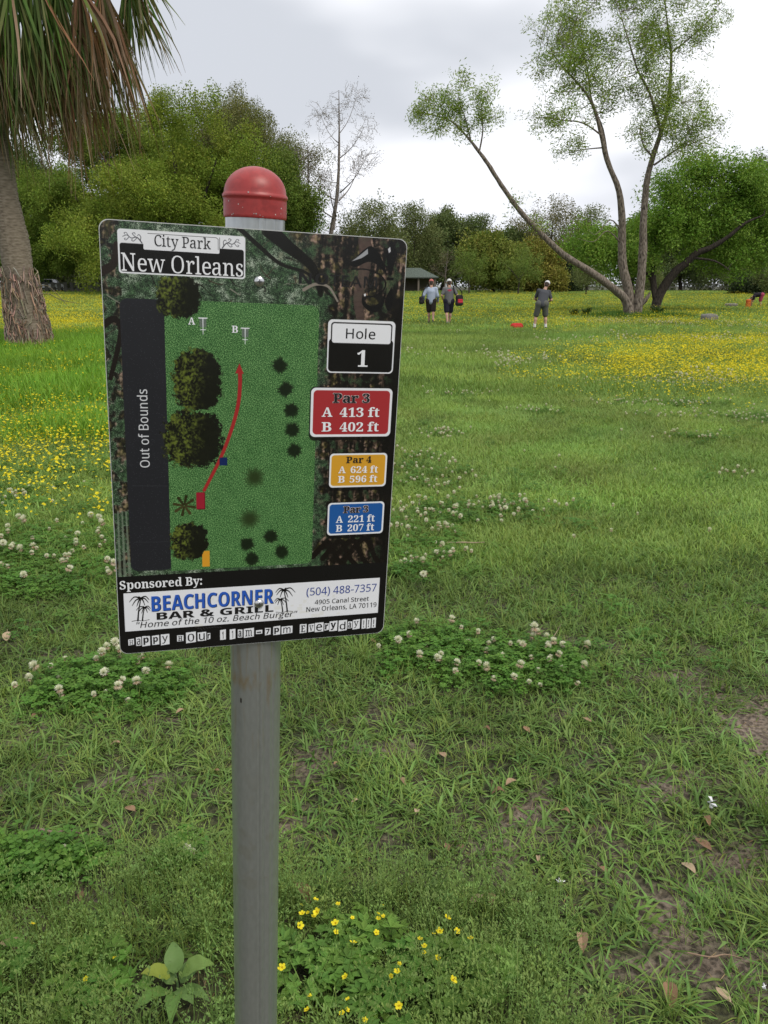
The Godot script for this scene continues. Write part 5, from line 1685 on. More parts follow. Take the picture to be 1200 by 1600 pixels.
func strew(meshes: Array, called: String, count: int, d0: float, d1: float, spread: float, test: Callable, size: Callable, col: Callable, mat: Material, label: String) -> void:
	# copies over the lawn between two distances from where one stands, as dense at both ends
	var per := []
	var cols := []
	for m in meshes:
		per.append([])
		cols.append(PackedColorArray())
	for i in count:
		var d := sqrt(lerpf(d0 * d0, d1 * d1, rg.randf()))
		var x := rg.randf_range(-1.0, 1.0) * (0.6 * d + spread)
		var z := -d
		if not test.call(x, z):
			continue
		var k := rg.randi() % meshes.size()
		per[k].append(Transform3D(upright(size.call(x, z)), on_ground(x, z)))
		cols[k].append(col.call(x, z))
	for k in meshes.size():
		if per[k].size():
			tag(many(called, meshes[k], per[k], cols[k], mat), label, "grass", "", "stuff")


func strew_joined(meshes: Array, called: String, count: int, d0: float, d1: float, spread: float, test: Callable, size: Callable, col: Callable, mat: Material, label: String) -> void:
	# the same, joined into one mesh
	var src := []
	for m: ArrayMesh in meshes:
		src.append(m.surface_get_arrays(0))
	var g := Geo.new()
	for i in count:
		var d := sqrt(lerpf(d0 * d0, d1 * d1, rg.randf()))
		var x := rg.randf_range(-1.0, 1.0) * (0.6 * d + spread)
		var z := -d
		if not test.call(x, z):
			continue
		var a: Array = src[rg.randi() % src.size()]
		var s := g.v.size()
		g.v.append_array(Transform3D(upright(size.call(x, z)), on_ground(x, z)) * (a[Mesh.ARRAY_VERTEX] as PackedVector3Array))
		var tint: Color = col.call(x, z)
		for c in a[Mesh.ARRAY_COLOR] as PackedColorArray:
			g.c.append(c * tint)
		for k in a[Mesh.ARRAY_INDEX] as PackedInt32Array:
			g.ix.append(s + k)
	tag(part(called, g.mesh(), mat), label, "grass", "", "stuff")


func lay(meshes: Array, called: String, step: float, d0: float, d1: float, spread: float, test: Callable, col: Callable, label: String) -> void:
	# overlapping mats of grass set out on an uneven grid
	var per := []
	var cols := []
	for m in meshes:
		per.append([])
		cols.append(PackedColorArray())
	var d := d0
	while d < d1:
		var x := -(0.6 * d + spread)
		while x < 0.6 * d + spread:
			var p := Vector2(x + rg.randf_range(-0.4, 0.4) * step, -d + rg.randf_range(-0.4, 0.4) * step)
			x += step
			if not test.call(p.x, p.y):
				continue
			var k := rg.randi() % meshes.size()
			per[k].append(Transform3D(Basis(Vector3.UP, rg.randf() * TAU).scaled(Vector3.ONE * rg.randf_range(0.85, 1.15)), on_ground(p.x, p.y)))
			cols[k].append(col.call(p.x, p.y))
		d += step
	for k in meshes.size():
		tag(many(called, meshes[k], per[k], cols[k], M.blade), label, "grass", "", "stuff")


func lawn_color(x: float, z: float) -> Color:
	var p := n_low.get_noise_2d(x * 0.8 + 30.0, z * 0.8) * 0.5 + 0.5
	var q := n_mid.get_noise_2d(x * 0.6, z * 0.6 + 20.0) * 0.5 + 0.5
	var c := Color(0.18, 0.295, 0.06).lerp(Color(0.295, 0.41, 0.12), clampf(p * 0.6 + q * 0.5 - 0.05, 0.0, 1.0))
	var lush := clampf(1.0 - Vector2((x + 9.0) / 9.0, (z + 17.0) / 9.0).length(), 0.0, 1.0)
	c = c.lerp(Color(0.21, 0.37, 0.045), clampf(lush * 2.0, 0.0, 0.85))
	var mottle := n_fine.get_noise_2d(x * 0.9, z * 0.9 + 11.0)  # uneven patches in the green of the turf itself
	return tone(c * (1.0 + 0.5 * mottle), 0.24)


func coarse_color(x: float, z: float) -> Color:
	# the broad-bladed grass is a deeper green than the fine turf
	var c := lawn_color(x, z)
	return Color(c.r * 0.64, c.g * 0.7, c.b * 0.72)


func seedy(x: float, z: float) -> bool:
	# where the flowering annual grass stands, near the post
	return z > -1.82 and x < 0.42 + n_mid.get_noise_2d(x * 2.0, z * 2.0) * 0.15 and z > -1.66 - 0.2 * n_low.get_noise_2d(x * 2.0, 7.0) - (0.12 if x > -0.7 else 0.0)


func build_lawn() -> void:
	rg.seed = 200
	var crab := []
	var fine := []
	for i in 5:
		crab.append(tuft(9, 0.026, 0.035, 0.085, 0.0026, 0.0048, 0.0, 0.95, 0.5, 0.06, 3 + i % 2))
		fine.append(tuft(12, 0.035, 0.035, 0.085, 0.0012, 0.0024, 0.4, 1.4, 0.5, 0.1, 3))
	var cover := func(x, z): return open(x, z) and bare(x, z) < rg.randf_range(0.2, 0.95)
	var one := func(_x, _z): return rg.randf_range(0.75, 1.25)
	strew_joined(crab, "grass", 12500, 0.9, 4.6, 0.9, cover, func(_x, _z): return rg.randf_range(0.75, 1.35), coarse_color, M.blade, "broad-bladed green grass of the lawn round the sign")
	strew_joined(fine, "grass", 8500, 0.9, 5.2, 0.9, cover, one, func(x, z): return lawn_color(x, z) * Color(0.82, 0.82, 0.85), M.blade, "short green lawn grass round the sign")
	var dry := func(x, z): return tone(Color(0.27, 0.22, 0.13), 0.35)
	var straw := [tuft(6, 0.04, 0.03, 0.09, 0.0008, 0.0018, 0.0, 0.3, 0.2, 0.0, 3), tuft(5, 0.05, 0.03, 0.07, 0.0008, 0.0016, 0.0, 0.25, 0.1, 0.0, 3)]
	strew_joined(straw, "dry_grass", 13000, 0.9, 6.0, 0.9, func(x, z): return n_mid.get_noise_2d(x * 1.6, z * 1.6 + 3.0) > rg.randf_range(-0.5, 0.3) - 0.5 * bare(x, z), one, dry, M.blade, "dead straw-coloured grass lying between the green blades")
	var mid := []
	for i in 5:
		mid.append(tuft(2100, 0.48, 0.03, 0.09, 0.0018, 0.004, 0.1, 1.4, 0.5, 0.13))
	lay(mid, "grass", 0.36, 4.5, 13.2, 1.2, func(x, z): return bare(x, z) < 0.85, lawn_color, "green lawn grass between the sign and the flower meadow")
	var far := []
	for i in 5:
		far.append(tuft(2600, 1.3, 0.06, 0.16, 0.004, 0.008, 0.4, 1.5, 0.45, 0.04, 3))
	lay(far, "grass", 1.0, 12.4, 33.0, 1.5, func(_x, _z): return true, lawn_color, "green grass of the flower meadow")
	var farther := []
	for i in 4:
		farther.append(tuft(1100, 2.8, 0.1, 0.22, 0.012, 0.024, 0.5, 1.5, 0.4, 0.03, 3))
	lay(farther, "grass", 2.2, 31.0, 112.0, 3.0, func(_x, _z): return true, lawn_color, "green grass on the far side of the meadow")
	# lush rough grass round the palm and the leaning tree
	var lush := []
	for i in 3:
		lush.append(tuft(420, 0.7, 0.12, 0.28, 0.004, 0.009, 0.7, 1.5, 0.4, 0.02, 3))
	var lc := func(_x, _z): return tone(Color(0.19, 0.36, 0.04), 0.18)
	strew(lush, "grass", 1900, 8.0, 27.0, 1.0, func(x, z): return x < -0.3 * -z and n_low.get_noise_2d(x, z) + 0.35 > rg.randf_range(-0.3, 0.5), one, lc, M.blade, "lush taller grass round the palm")
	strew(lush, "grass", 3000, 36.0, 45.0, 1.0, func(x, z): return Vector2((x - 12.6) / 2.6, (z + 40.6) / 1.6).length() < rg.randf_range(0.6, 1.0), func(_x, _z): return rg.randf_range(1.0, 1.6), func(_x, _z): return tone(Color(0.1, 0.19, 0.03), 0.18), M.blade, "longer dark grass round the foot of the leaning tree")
	# tall tufts
	var tall := [tuft(60, 0.05, 0.14, 0.3, 0.0014, 0.0028, 0.8, 1.45, 0.35, 0.04, 5), tuft(46, 0.04, 0.12, 0.26, 0.0022, 0.004, 0.6, 1.4, 0.4, 0.04, 5)]
	for q in [["tall grass tuft standing behind the sign post", -0.1, -3.1, 0.8, 0], ["tall grass tuft beside the bare worn soil", 1.14, -2.03, 0.8, 0], ["broad-bladed tuft on the edge of the worn soil near the fallen leaves", 0.98, -1.62, 0.75, 1], ["broad-bladed tuft just beyond the small soil patch", 0.62, -1.36, 0.6, 1], ["spiky pale tuft alone on the open lawn", 1.0, -5.9, 1.1, 0]]:
		var o := part("grass_tuft", tall[q[4]], tinted_by(Color(0.19, 0.29, 0.07)))
		o.transform = Transform3D(upright(q[3], 0.05), on_ground(q[1], q[2]))
		tag(o, q[0], "grass")
	# annual grass in seed
	var seeds := []
	for i in 4:
		var g := Geo.new()
		for s in 4:
			var a := rg.randf() * TAU
			var o := Vector3(cos(a), 0, sin(a))
			var l := rg.randf_range(0.09, 0.17)
			var b := Vector3(rg.randf_range(-0.03, 0.03), 0, rg.randf_range(-0.03, 0.03))
			var lean := rg.randf_range(0.15, 0.6)
			var pts := PackedVector3Array([b, b + Vector3.UP * l * 0.55 + o * l * lean * 0.3, b + Vector3.UP * l + o * l * lean])
			g.strip(pts, PackedFloat32Array([0.0008, 0.0007, 0.0004]), o.cross(Vector3.UP), Color(1.1, 1.2, 0.9), Color(1.3, 1.35, 1.2))
			for k in 17:
				var f := rg.randf_range(0.45, 1.0)
				var at := pts[1].lerp(pts[2], (f - 0.45) / 0.55)
				var d := dir3()
				d.y = absf(d.y) * 0.5
				var e := at + d * (1.1 - f) * 0.05
				g.leaf(e, (d + Vector3.UP * 0.4).normalized() * 0.0075, d.cross(Vector3.UP).normalized(), 0.0017, Vector3.ZERO, tone(Color(2.2, 1.9, 2.8), 0.2))
		seeds.append(g.mesh())
	var seed_col := func(_x, _z): return tone(Color(0.185, 0.28, 0.075), 0.24)
	strew_joined(seeds, "seeding_grass", 1700, 0.9, 2.0, 0.4, func(x, z): return (seedy(x, z) and open(x, z)) or (rg.randf() < 0.012 and z < -1.4), one, seed_col, M.blade, "pale feathery grass in seed at the foot of the post")
	strew_joined(fine, "grass", 2200, 0.9, 2.0, 0.4, func(x, z): return seedy(x, z) and open(x, z), one, seed_col, M.blade, "fine pale green grass under the seed heads")


func open(x: float, z: float) -> bool:
	# keeps grass from smothering the weed and the buttercups
	return Vector2((x + 0.47) / 0.13, (z + 1.4) / 0.1).length() > 1.0 and (Vector2((x + 0.09) / 0.24, (z + 1.46) / 0.17).length() > 1.0 or rg.randf() < 0.3)


func tinted_by(c: Color) -> StandardMaterial3D:
	var m := tinted(0.5, 0.5)
	m.albedo_color = lin(c.r, c.g, c.b)
	return m


# ---------------------------------------------------------------- flowers
func clover_leaves(count: int, radius: float) -> ArrayMesh:
	var g := Geo.new()
	for i in count:
		var d := in_disc() * radius
		var h := rg.randf_range(0.025, 0.065) * (1.2 - 0.5 * d.length() / radius)
		var top := Vector3(d.x, h, d.y)
		g.strip(PackedVector3Array([Vector3(d.x * 0.7, 0, d.y * 0.7), top]), PackedFloat32Array([0.0006, 0.0006]), Vector3(1, 0, 0), Color(0.8, 0.9, 0.8), Color(1, 1, 1))
		var a := rg.randf() * TAU
		var s := rg.randf_range(0.010, 0.016)
		var tilt := dir3() * 0.35
		for k in 3:
			var w := a + TAU * k / 3.0
			var o := (Vector3(cos(w), 0.12, sin(w)) + tilt * 0.6).normalized()
			var side := o.cross(Vector3.UP).normalized()
			var c := tone(Color(1, 1, 1), 0.2)
			g.quad(top, top + o * s * 0.62 + side * s * 0.46 + Vector3.UP * 0.002, top + o * s * 0.93, top + o * s * 0.62 - side * s * 0.46 + Vector3.UP * 0.002, c)
			g.tri(top + o * s * 0.62 + side * s * 0.46 + Vector3.UP * 0.002, top + o * s * 1.02 + side * s * 0.22, top + o * s * 0.93, c)
			g.tri(top + o * s * 0.93, top + o * s * 1.02 - side * s * 0.22, top + o * s * 0.62 - side * s * 0.46 + Vector3.UP * 0.002, c)
	return g.mesh()


func clover_head(fade: float, stalk := true) -> ArrayMesh:
	# a globe of narrow florets, the lowest ones browning and hanging, on a thin stalk
	var g := Geo.new()
	var top := Vector3(0, 0.068 if stalk else 0.0, 0)
	if stalk:
		g.tube(PackedVector3Array([Vector3(0, -0.01, 0), Vector3(0.004, 0.035, 0.002), top]), PackedFloat32Array([0.0011, 0.001, 0.001]), 5, Color(0.1, 0.17, 0.05))
	g.n.clear()
	for i in 62:
		var y := 1.0 - 1.75 * (i + 0.5) / 62.0
		var a := i * 2.39996
		var r := sqrt(maxf(1.0 - y * y, 0.0))
		var d := Vector3(cos(a) * r, y, sin(a) * r)
		var c := Color(0.72, 0.72, 0.6).lerp(Color(0.6, 0.62, 0.42), rg.randf() * 0.4)
		if y < -0.35 + fade:
			c = Color(0.36, 0.23, 0.14).lerp(c, rg.randf() * 0.5)
			d = (d + Vector3.DOWN * 0.8).normalized()
		var b := top + d * 0.003
		var side := d.cross(Vector3(0.3, 1, 0.2)).normalized()
		var up := (d + Vector3.UP * 0.35).normalized()
		g.leaf(b, up * rg.randf_range(0.0095, 0.0118), side, 0.0019, up.cross(side) * 0.0006, c)
	return g.mesh()


func cup_flower(stalk := true) -> ArrayMesh:
	# five glossy rounded petals, a boss of stamens and a stalk
	var g := Geo.new()
	var top := Vector3(0, 0.145 if stalk else 0.0, 0)
	if stalk:
		g.tube(PackedVector3Array([Vector3(0, -0.01, 0), Vector3(0.003, 0.05, 0), top]), PackedFloat32Array([0.0009, 0.0008, 0.0008]), 4, Color(0.09, 0.15, 0.03))
	g.n.clear()
	for i in 5:
		var a := TAU * i / 5.0
		var o := Vector3(cos(a), 0.45, sin(a)).normalized()
		var s := Vector3(-sin(a), 0, cos(a))
		var c := tone(Color(0.8, 0.7, 0.03), 0.1)
		var p := [top, top + o * 0.005 + s * 0.0042, top + o * 0.0098 + s * 0.0034, top + o * 0.0112, top + o * 0.0098 - s * 0.0034, top + o * 0.005 - s * 0.0042]
		for k in range(1, 5):
			g.tri(p[0], p[k], p[k + 1], c)
	for i in 12:
		var d := dir3()
		d.y = absf(d.y) + 0.5
		g.leaf(top, d.normalized() * 0.0048, d.cross(Vector3.RIGHT).normalized(), 0.0007, Vector3.ZERO, Color(0.62, 0.4, 0.02))
	return g.mesh()


func cup_leaves() -> ArrayMesh:
	var g := Geo.new()
	for i in 11:
		var d := in_disc() * 0.05
		var top := Vector3(d.x, rg.randf_range(0.03, 0.07), d.y)
		var a := rg.randf() * TAU
		for k in 5:
			var w := a + (k - 2) * 0.62
			var o := Vector3(cos(w), rg.randf_range(-0.2, 0.3), sin(w)).normalized()
			g.leaf(top, o * rg.randf_range(0.018, 0.03), o.cross(Vector3.UP).normalized(), 0.006, Vector3.UP * 0.002, tone(Color(1, 1, 1), 0.22))
	return g.mesh()


func patch(called: String, label: String, x: float, z: float, rx: float, rz: float, turn: float, clumps: int, heads: int, kind: String, size: float) -> void:
	var t := thing(called, label, "clover" if kind == "clover" else "wildflower", on_ground(x, z), 0.0, "flowering patches in the lawn")
	var xf := []
	var cols := PackedColorArray()
	for i in clumps:
		var d := in_disc() * rg.randf_range(0.7, 1.2)
		if n_fine.get_noise_2d(x + d.x * 3.0, z + d.y * 3.0) < -0.18:
			d = in_disc() * 0.8
		d = Vector2(d.x * rx, d.y * rz).rotated(turn)
		var p := on_ground(x + d.x, z + d.y) - t.position
		xf.append(Transform3D(upright(rg.randf_range(0.85, 1.3)), p))
		cols.append(tone(Color(0.10, 0.215, 0.034) if kind == "clover" else Color(0.13, 0.25, 0.045), 0.2))
	many("leaves", leaf_mesh[kind], xf, cols, M.leaf, t)
	for i in heads:
		var d := in_disc() * Vector2(rg.randf_range(0.7, 1.1), 1.0)
		d = Vector2(d.x * rx, d.y * rz).rotated(turn)
		var k := rg.randi() % (head_mesh[kind] as Array).size()
		var o := part("flower", head_mesh[kind][k], M.petal, t)
		o.transform = Transform3D(upright(size * rg.randf_range(0.6, 1.15), 0.6), on_ground(x + d.x, z + d.y) - t.position)


var leaf_mesh := {}
var head_mesh := {}


func drift(heads: Array, called: String, label: String, count: int, d0: float, d1: float, spread: float, dens: Callable, size: float) -> void:
	var xf := [[], [], []]
	var cols := [PackedColorArray(), PackedColorArray(), PackedColorArray()]
	for i in count:
		var d := sqrt(lerpf(d0 * d0, d1 * d1, rg.randf()))
		var x := rg.randf_range(-1.0, 1.0) * (0.55 * d + spread)
		if dens.call(x, -d) < rg.randf():
			continue
		var k := rg.randi() % heads.size()
		xf[k].append(Transform3D(upright(size * rg.randf_range(0.75, 1.2), 0.5), on_ground(x, -d)))
		cols[k].append(Color(1, 1, 1))
	for k in heads.size():
		if xf[k].size():
			tag(many(called, heads[k], xf[k], cols[k], M.petal), label, "wildflowers", "", "stuff")


func cluster(flower: ArrayMesh, n: int, radius: float, size: float) -> ArrayMesh:
	# several flowers of one plant as one mesh
	var st := SurfaceTool.new()
	for i in n:
		var d := in_disc() * radius
		st.append_from(flower, 0, Transform3D(upright(size * rg.randf_range(0.8, 1.2), 0.6), Vector3(d.x, rg.randf_range(0.07, 0.16), d.y)))
	var m := st.commit()
	var a := m.surface_get_arrays(0)
	a[Mesh.ARRAY_NORMAL] = null
	var out := ArrayMesh.new()
	out.add_surface_from_arrays(Mesh.PRIMITIVE_TRIANGLES, a)
	return out


func yellow(x: float, z: float) -> float:
	# where the yellow flowers stand
	var d := -z
	var n := n_low.get_noise_2d(x * 0.55 + 3.0, z * 0.42)
	var m := n_mid.get_noise_2d(x * 0.35, z * 0.25)
	var f := 0.0
	f = maxf(f, 2.5 - Vector2((x - 8.6 - (d - 19.0) * 0.42) / 4.4, (d - 18.5) / 7.2).length() * 2.0)
	f = maxf(f, 1.2 - Vector2((x - 3.25) / 0.75, (d - 13.5) / 1.1).length())
	if d > 26.0:
		f = maxf(f, (0.48 if x > 5.0 or d > 40.0 else 0.08) * smoothstep(26.0, 34.0, d) * (1.0 - smoothstep(74.0, 88.0, d)))
	if x < -0.24 * d and d > 5.0:
		f = maxf(f, 1.7 - Vector2((x + 3.3 + (d - 7.5) * 0.35) / 2.0, (d - 8.2) / 3.4).length())
		f = maxf(f, 0.4 * (1.0 - smoothstep(16.0, 21.0, d)))
		f = maxf(f, 0.95 * smoothstep(22.0, 30.0, d) * (1.0 - smoothstep(70.0, 84.0, d)))
	return clampf(f * (0.62 + 0.75 * n + 0.7 * m), 0.0, 1.0)


func white_at(x: float, z: float) -> float:
	var f := 0.0
	for e in [[1.0, -17.4, 1.5, 0.5], [2.3, -17.2, 1.0, 0.35], [2.9, -15.6, 0.8, 0.8], [1.16, -11.6, 0.5, 0.3], [3.2, -8.1, 0.42, 0.3], [2.87, -6.5, 0.28, 0.2], [0.22, -6.7, 0.4, 0.7], [0.45, -6.2, 0.35, 0.4], [3.9, -9.6, 1.0, 0.35], [4.6, -9.2, 0.6, 0.4], [0.6, -8.2, 0.3, 0.3], [1.07, -5.5, 0.35, 0.25], [0.7, -5.4, 0.5, 0.4], [0.25, -5.2, 0.3, 0.5], [3.6, -10.6, 1.2, 0.3], [2.0, -9.9, 0.4, 0.2], [5.0, -13.0, 2.0, 0.6], [8.0, -22.0, 4.0, 0.6], [11.0, -33.0, 4.0, 1.2], [-3.0, -5.6, 0.6, 0.25], [3.1, -5.9, 0.15, 0.1], [14.0, -30.0, 4.0, 1.0]]:
		f = maxf(f, 1.2 - Vector2((x - e[0]) / e[2], (z - e[1]) / e[3]).length())
	f = f * (0.5 + n_mid.get_noise_2d(x * 1.3, z * 1.3))
	return clampf(maxf(f, 0.003), 0.0, 1.0)


func build_flowers() -> void:
	rg.seed = 300
	leaf_mesh = {"clover": clover_leaves(16, 0.06), "cup": cup_leaves()}
	head_mesh = {"clover": [clover_head(0.0), clover_head(0.25), clover_head(0.6)], "cup": [cup_flower(), cup_flower()]}
	patch("clover_patch", "large white clover patch by the lower corner of the dark road on the sign", -2.0, -4.4, 0.8, 0.62, 0.1, 300, 95, "clover", 1.55)
	patch("clover_patch", "compact dark clover patch with a few white heads under the sign's corner", -1.1, -2.82, 0.34, 0.26, 0.0, 115, 28, "clover", 1.4)
	patch("clover_patch", "long clover patch with white heads beside the sign's sponsor band", 0.4, -3.05, 0.55, 0.26, 0.35, 170, 48, "clover", 1.4)
	patch("clover_patch", "loose sprinkle of white clover heads beyond the sign's lower edge", 0.2, -4.45, 0.36, 0.5, 0.0, 50, 44, "clover", 1.35)
	patch("clover_patch", "low leafy clover mat with hardly any flowers beside dark soil", -1.0, -1.8, 0.22, 0.1, 0.0, 52, 2, "clover", 1.0)
	patch("clover_patch", "two white clover heads among seeding grass near the post", -0.56, -1.86, 0.06, 0.05, 0.0, 7, 2, "clover", 1.2)
	patch("clover_patch", "small clover mat with few heads on the open lawn near a spiky tuft", 0.72, -5.3, 0.5, 0.3, 0.0, 60, 16, "clover", 1.4)
	patch("buttercup_patch", "yellow buttercups in bloom right at the foot of the post", -0.09, -1.46, 0.24, 0.17, 0.0, 34, 34, "cup", 0.86)
	patch("buttercup_patch", "few yellow buttercups among seeding grass beside the broad-leaved weed", -0.74, -1.44, 0.22, 0.12, 0.0, 8, 5, "cup", 0.8)
	patch("buttercup_patch", "scattered yellow buttercups at the edge of the seeding grass", 0.16, -1.42, 0.16, 0.08, 0.0, 8, 5, "cup", 0.85)
	patch("buttercup_patch", "dense yellow buttercup drift beyond the large clover patch", -2.75, -6.6, 0.9, 1.0, 0.0, 60, 170, "cup", 1.35)
	# clover carpets and flowers too many to count
	var cl := func(x, z): return clampf(white_at(x, z) * 2.0 - 0.02 + maxf(n_low.get_noise_2d(x * 1.7 + 60.0, z * 1.7) * 1.2 - 0.25, 0.0), 0.0, 1.0)
	strew([leaf_mesh.clover], "clover", 7000, 2.2, 12.0, 1.0, func(x, z): return cl.call(x, z) > rg.randf(), func(_x, _z): return rg.randf_range(0.9, 1.4), func(_x, _z): return tone(Color(0.095, 0.205, 0.036), 0.2), M.leaf, "dark green clover leaves among the lawn grass")
	drift(head_mesh.clover, "white_clover_flowers", "white clover flowers dotted over the lawn", 26000, 4.4, 14.0, 0.6, white_at, 1.05)
	drift([cluster(clover_head(0.0, false), 7, 0.25, 1.25)], "white_clover_flowers", "white clover flowers out in the meadow", 9000, 13.0, 40.0, 1.0, white_at, 1.3)
	var cup := cup_flower(false)
	drift([cluster(cup, 4, 0.12, 1.1)], "yellow_meadow_flowers", "yellow flowers scattered through the near meadow", 12000, 5.0, 15.0, 0.6, yellow, 1.0)
	drift([cluster(cup, 16, 0.32, 1.35), cluster(cup, 16, 0.32, 1.35)], "yellow_meadow_flowers", "yellow flowers covering the meadow", 20000, 13.0, 36.0, 1.0, yellow, 1.0)
	drift([cluster(cup, 26, 0.9, 2.2), cluster(cup, 26, 0.9, 2.2)], "yellow_meadow_flowers", "yellow flowers across the far meadow", 20000, 33.0, 84.0, 2.0, yellow, 1.0)


# ---------------------------------------------------------------- small things on the ground
func weed_leaf(long: float, wide: float) -> ArrayMesh:
	# a broad pointed leaf with a channelled midrib and side veins raised between grooves
	var g := Geo.new()
	var n := 9
	for i in n:
		var f := float(i) / (n - 1)
		var w := wide * pow(sin(PI * pow(f, 0.72)), 0.9) + 0.0015
		var arch := 0.28 * long * sin(f * 2.0) - 0.22 * long * f * f
		for s in [-1.0, -0.5, 0.0, 0.5, 1.0]:
			var ripple := 0.0025 * sin(i * 2.4 + absf(s) * 3.0)
			g.v.append(Vector3(s * w, arch + absf(s) * w * 0.28 + ripple, -f * long))
			g.c.append(Color(1, 1, 1) if s != 0.0 else Color(1.35, 1.25, 1.3))
	for i in n - 1:
		for j in 4:
			var a := i * 5 + j
			g.ix.append_array([a, a + 5, a + 6, a, a + 6, a + 1])
	g.smooth()
	return g.mesh()


func dead_leaf(curl: float) -> ArrayMesh:
	var g := Geo.new()
	var n := 7
	for i in n:
		var f := float(i) / (n - 1)
		var w := 0.26 * pow(sin(PI * (0.04 + f * 0.94)), 0.8)
		for s in [-1.0, -0.5, 0.0, 0.5, 1.0]:
			g.v.append(Vector3(s * w, absf(s) * w * curl + 0.16 * curl * sin(f * 4.5) + 0.04, f - 0.5))
			g.c.append(tone(Color(1, 1, 1), 0.16))
	for i in n - 1:
		for j in 4:
			var a := i * 5 + j
			g.ix.append_array([a, a + 5, a + 6, a, a + 6, a + 1])
	g.strip(PackedVector3Array([Vector3(0, 0.04, -0.48), Vector3(0.03, 0.08, -0.75)]), PackedFloat32Array([0.02, 0.015]), Vector3(1, 0, 0), Color(0.7, 0.7, 0.7), Color(0.6, 0.6, 0.6))
	return g.mesh()


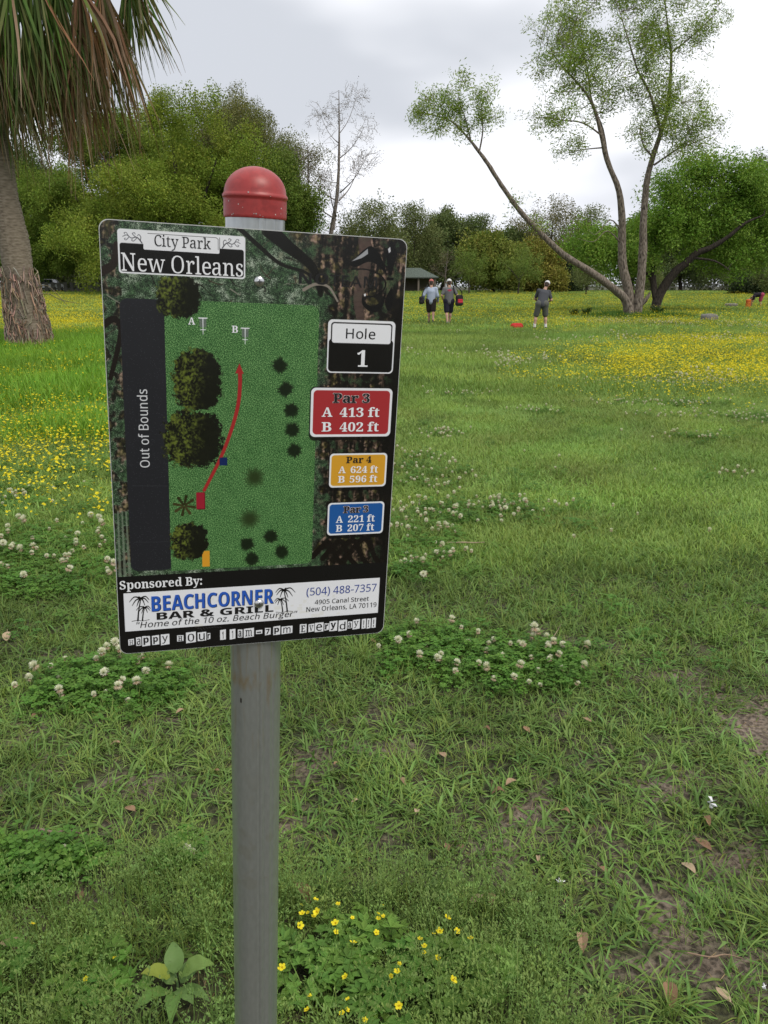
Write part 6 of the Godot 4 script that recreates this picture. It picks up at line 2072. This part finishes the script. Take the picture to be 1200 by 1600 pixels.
func build_litter() -> void:
	rg.seed = 400
	# the broad-leaved weed beside the post
	var t := thing("broad_leaf_weed", "broad-leaved weed with pale green leaves beside the post", "weed", on_ground(-0.47, -1.42))
	var lm := [weed_leaf(0.085, 0.026), weed_leaf(0.13, 0.02)]
	for q in [[0.3, 0.045, 0.5, 0, 0.95, 0], [1.75, 0.05, 0.3, 0, 0.9, 1], [-1.55, 0.05, 0.35, 0, 1.15, 2], [-0.6, 0.02, 0.1, 0, 0.9, 0], [3.3, 0.02, 0.15, 1, 0.95, 3], [2.5, 0.015, 0.3, 1, 1.0, 3], [4.2, 0.02, 0.1, 1, 0.8, 0], [0.9, 0.02, 0.2, 0, 0.8, 0], [-2.4, 0.025, 0.1, 0, 0.9, 0]]:
		var o := part("leaf", lm[q[3]], tinted_by([Color(0.15, 0.25, 0.075), Color(0.25, 0.3, 0.05), Color(0.18, 0.28, 0.07), Color(0.14, 0.26, 0.06)][q[5]]), t)
		o.transform = Transform3D(Basis(Vector3.UP, q[0]) * Basis(Vector3.RIGHT, q[2]) * Basis.from_scale(Vector3.ONE * float(q[4]) * 0.85), Vector3(0, q[1], 0) + Vector3(sin(-q[0]), 0, -cos(q[0])) * 0.012)
	var sg := Geo.new()
	sg.tube(PackedVector3Array([Vector3(0, -0.02, 0), Vector3(0.003, 0.03, 0), Vector3(0, 0.06, 0)]), PackedFloat32Array([0.003, 0.0028, 0.002]), 6, Color(0.1, 0.17, 0.06))
	part("stem", sg.mesh(), M.matte, t)
	# fallen leaves
	var meshes := [dead_leaf(0.25), dead_leaf(0.55), dead_leaf(0.9)]
	var tones := [Color(0.25, 0.15, 0.08), Color(0.30, 0.2, 0.12), Color(0.18, 0.1, 0.055), Color(0.36, 0.27, 0.17)]
	var mats := []
	for c in tones:
		var m := tinted(0.8)
		m.albedo_color = lin(c.r, c.g, c.b)
		mats.append(m)
	var rows := [[0.51, -2.5, 0.048], [0.41, -2.2, 0.053], [0.36, -2.15, 0.048], [0.24, -1.7, 0.049], [0.28, -1.7, 0.049], [0.48, -1.55, 0.062], [0.91, -1.9, 0.064], [0.83, -1.8, 0.053], [0.64, -1.4, 0.071], [-0.05, -3.25, 0.047], [-0.21, -1.69, 0.083], [-0.88, -1.5, 0.079], [-0.77, -2.05, 0.057], [-0.76, -2.62, 0.041], [-1.28, -2.58, 0.048], [-1.72, -3.3, 0.085], [-0.16, -2.3, 0.027], [0.06, -2.2, 0.035], [0.18, -1.9, 0.04], [-0.09, -2.1, 0.03], [0.96, -2.0, 0.044], [0.74, -2.55, 0.04], [0.22, -1.9, 0.036], [0.43, -1.85, 0.028], [-0.55, -2.25, 0.032], [-0.93, -2.4, 0.044], [0.37, -2.5, 0.034], [0.76, -1.4, 0.047], [0.6, -1.8, 0.032], [0.33, -4.3, 0.045], [-0.79, -1.7, 0.039], [0.1, -2.05, 0.04], [0.55, -2.05, 0.035], [0.2, -2.35, 0.058]]
	var special := {25: "small light brown leaf on thin grass below the compact clover patch", 10: "large curled brown leaf among the buttercups at the post", 11: "large reddish-brown leaf standing on edge beside the seeding grass", 15: "long pale brown leaf in the lawn below the large clover patch", 29: "pale tan leaf flat on the open lawn beyond the clover", 9: "crumpled tan leaf by the long clover patch"}
	for i in rows.size():
		var q: Array = rows[i]
		var o := part("fallen_leaf", meshes[i % 3], mats[i % 4])
		var tilt := 1.0 if i in [11, 10] else rg.randf_range(-0.15, 0.2)
		o.transform = Transform3D((Basis(Vector3.UP, rg.randf() * TAU) * Basis(Vector3(1, 0, 0.3).normalized(), tilt)).scaled(Vector3.ONE * float(q[2]) * 0.85), on_ground(q[0], q[1]) + Vector3.UP * (0.022 + (0.02 if absf(tilt) > 0.8 else 0.0)))
		var near := ["the foot of the post", "the worn soil", "the long clover patch", "the compact clover patch", "the tall tuft by the soil", "the small soil patch", "the broad-leaved weed", "the low clover mat", "the seeding grass"]
		var spots := [Vector2(-0.2, -1.9), Vector2(1.25, -2.6), Vector2(0.45, -2.95), Vector2(-1.0, -2.6), Vector2(1.0, -2.05), Vector2(0.72, -1.6), Vector2(-0.5, -1.5), Vector2(-0.9, -1.85), Vector2(0.25, -1.75)]
		var k := 0
		for m in spots.size():
			if spots[m].distance_to(Vector2(q[0], q[1])) < spots[k].distance_to(Vector2(q[0], q[1])):
				k = m
		var said := "%s %s %s fallen leaf in the grass by %s" % ["big" if q[2] > 0.05 else "small", ["flat", "curved", "curled"][i % 3], ["brown", "light brown", "dark brown", "tan"][i % 4], near[k]]
		tag(o, special.get(i, said), "leaf", "fallen leaves in the grass")
	# sticks
	for s in [["pale stick lying on the open lawn beyond the long clover patch", 0.5, -4.6, 0.24, 0.0055, 0.15, Color(0.3, 0.23, 0.15)], ["thin pale twig standing up by the end of the long clover patch", 0.76, -3.2, 0.12, 0.002, 1.0, Color(0.34, 0.28, 0.17)], ["flat brown stick beside the low clover mat", -0.93, -1.93, 0.13, 0.005, 0.1, Color(0.22, 0.16, 0.12)], ["thin brown twig by the small soil patch near the broad-bladed tuft", 0.78, -1.5, 0.12, 0.002, 0.2, Color(0.25, 0.17, 0.11)]]:
		var g := Geo.new()
		var l: float = s[3]
		g.tube(curve([Vector3(-l * 0.5, 0, 0), Vector3(-l * 0.1, l * 0.04, 0.01), Vector3(l * 0.2, l * 0.02, -0.006), Vector3(l * 0.5, l * 0.06, 0.004)], 3), PackedFloat32Array([s[4], s[4], s[4] * 0.95, s[4] * 0.9, s[4] * 1.1, s[4] * 0.85, s[4] * 0.8, s[4] * 0.7, s[4] * 0.6, s[4] * 0.3]), 6, s[6])
		var o := part("stick", g.mesh(), M.matte)
		o.position = on_ground(s[1], s[2]) + Vector3.UP * (0.03 if s[5] < 0.5 else 0.06)
		o.rotation = Vector3(0, -0.2, 1.1 if s[5] > 0.5 else s[5] * 0.2)
		tag(o, s[0], "stick")
	# scraps
	for s in [["crumpled white paper scrap in the grass beside the tall tuft", 1.0, -2.08, 0.02], ["tiny white paper scrap near the worn soil", 0.47, -1.75, 0.01], ["tiny white scrap on the soil by the broad-bladed tuft", 0.86, -1.42, 0.009]]:
		var g := Geo.new()
		var r: float = s[3]
		for i in 7:
			var d := dir3() * r * 0.4
			var e := dir3() * r * 0.7
			g.quad(d, d + e, d + e + dir3() * r * 0.6, d + dir3() * r * 0.6, Color(0.75, 0.76, 0.78))
		var o := part("paper_scrap", g.mesh(), M.matte)
		o.position = on_ground(s[1], s[2]) + Vector3.UP * 0.03
		tag(o, s[0], "litter")
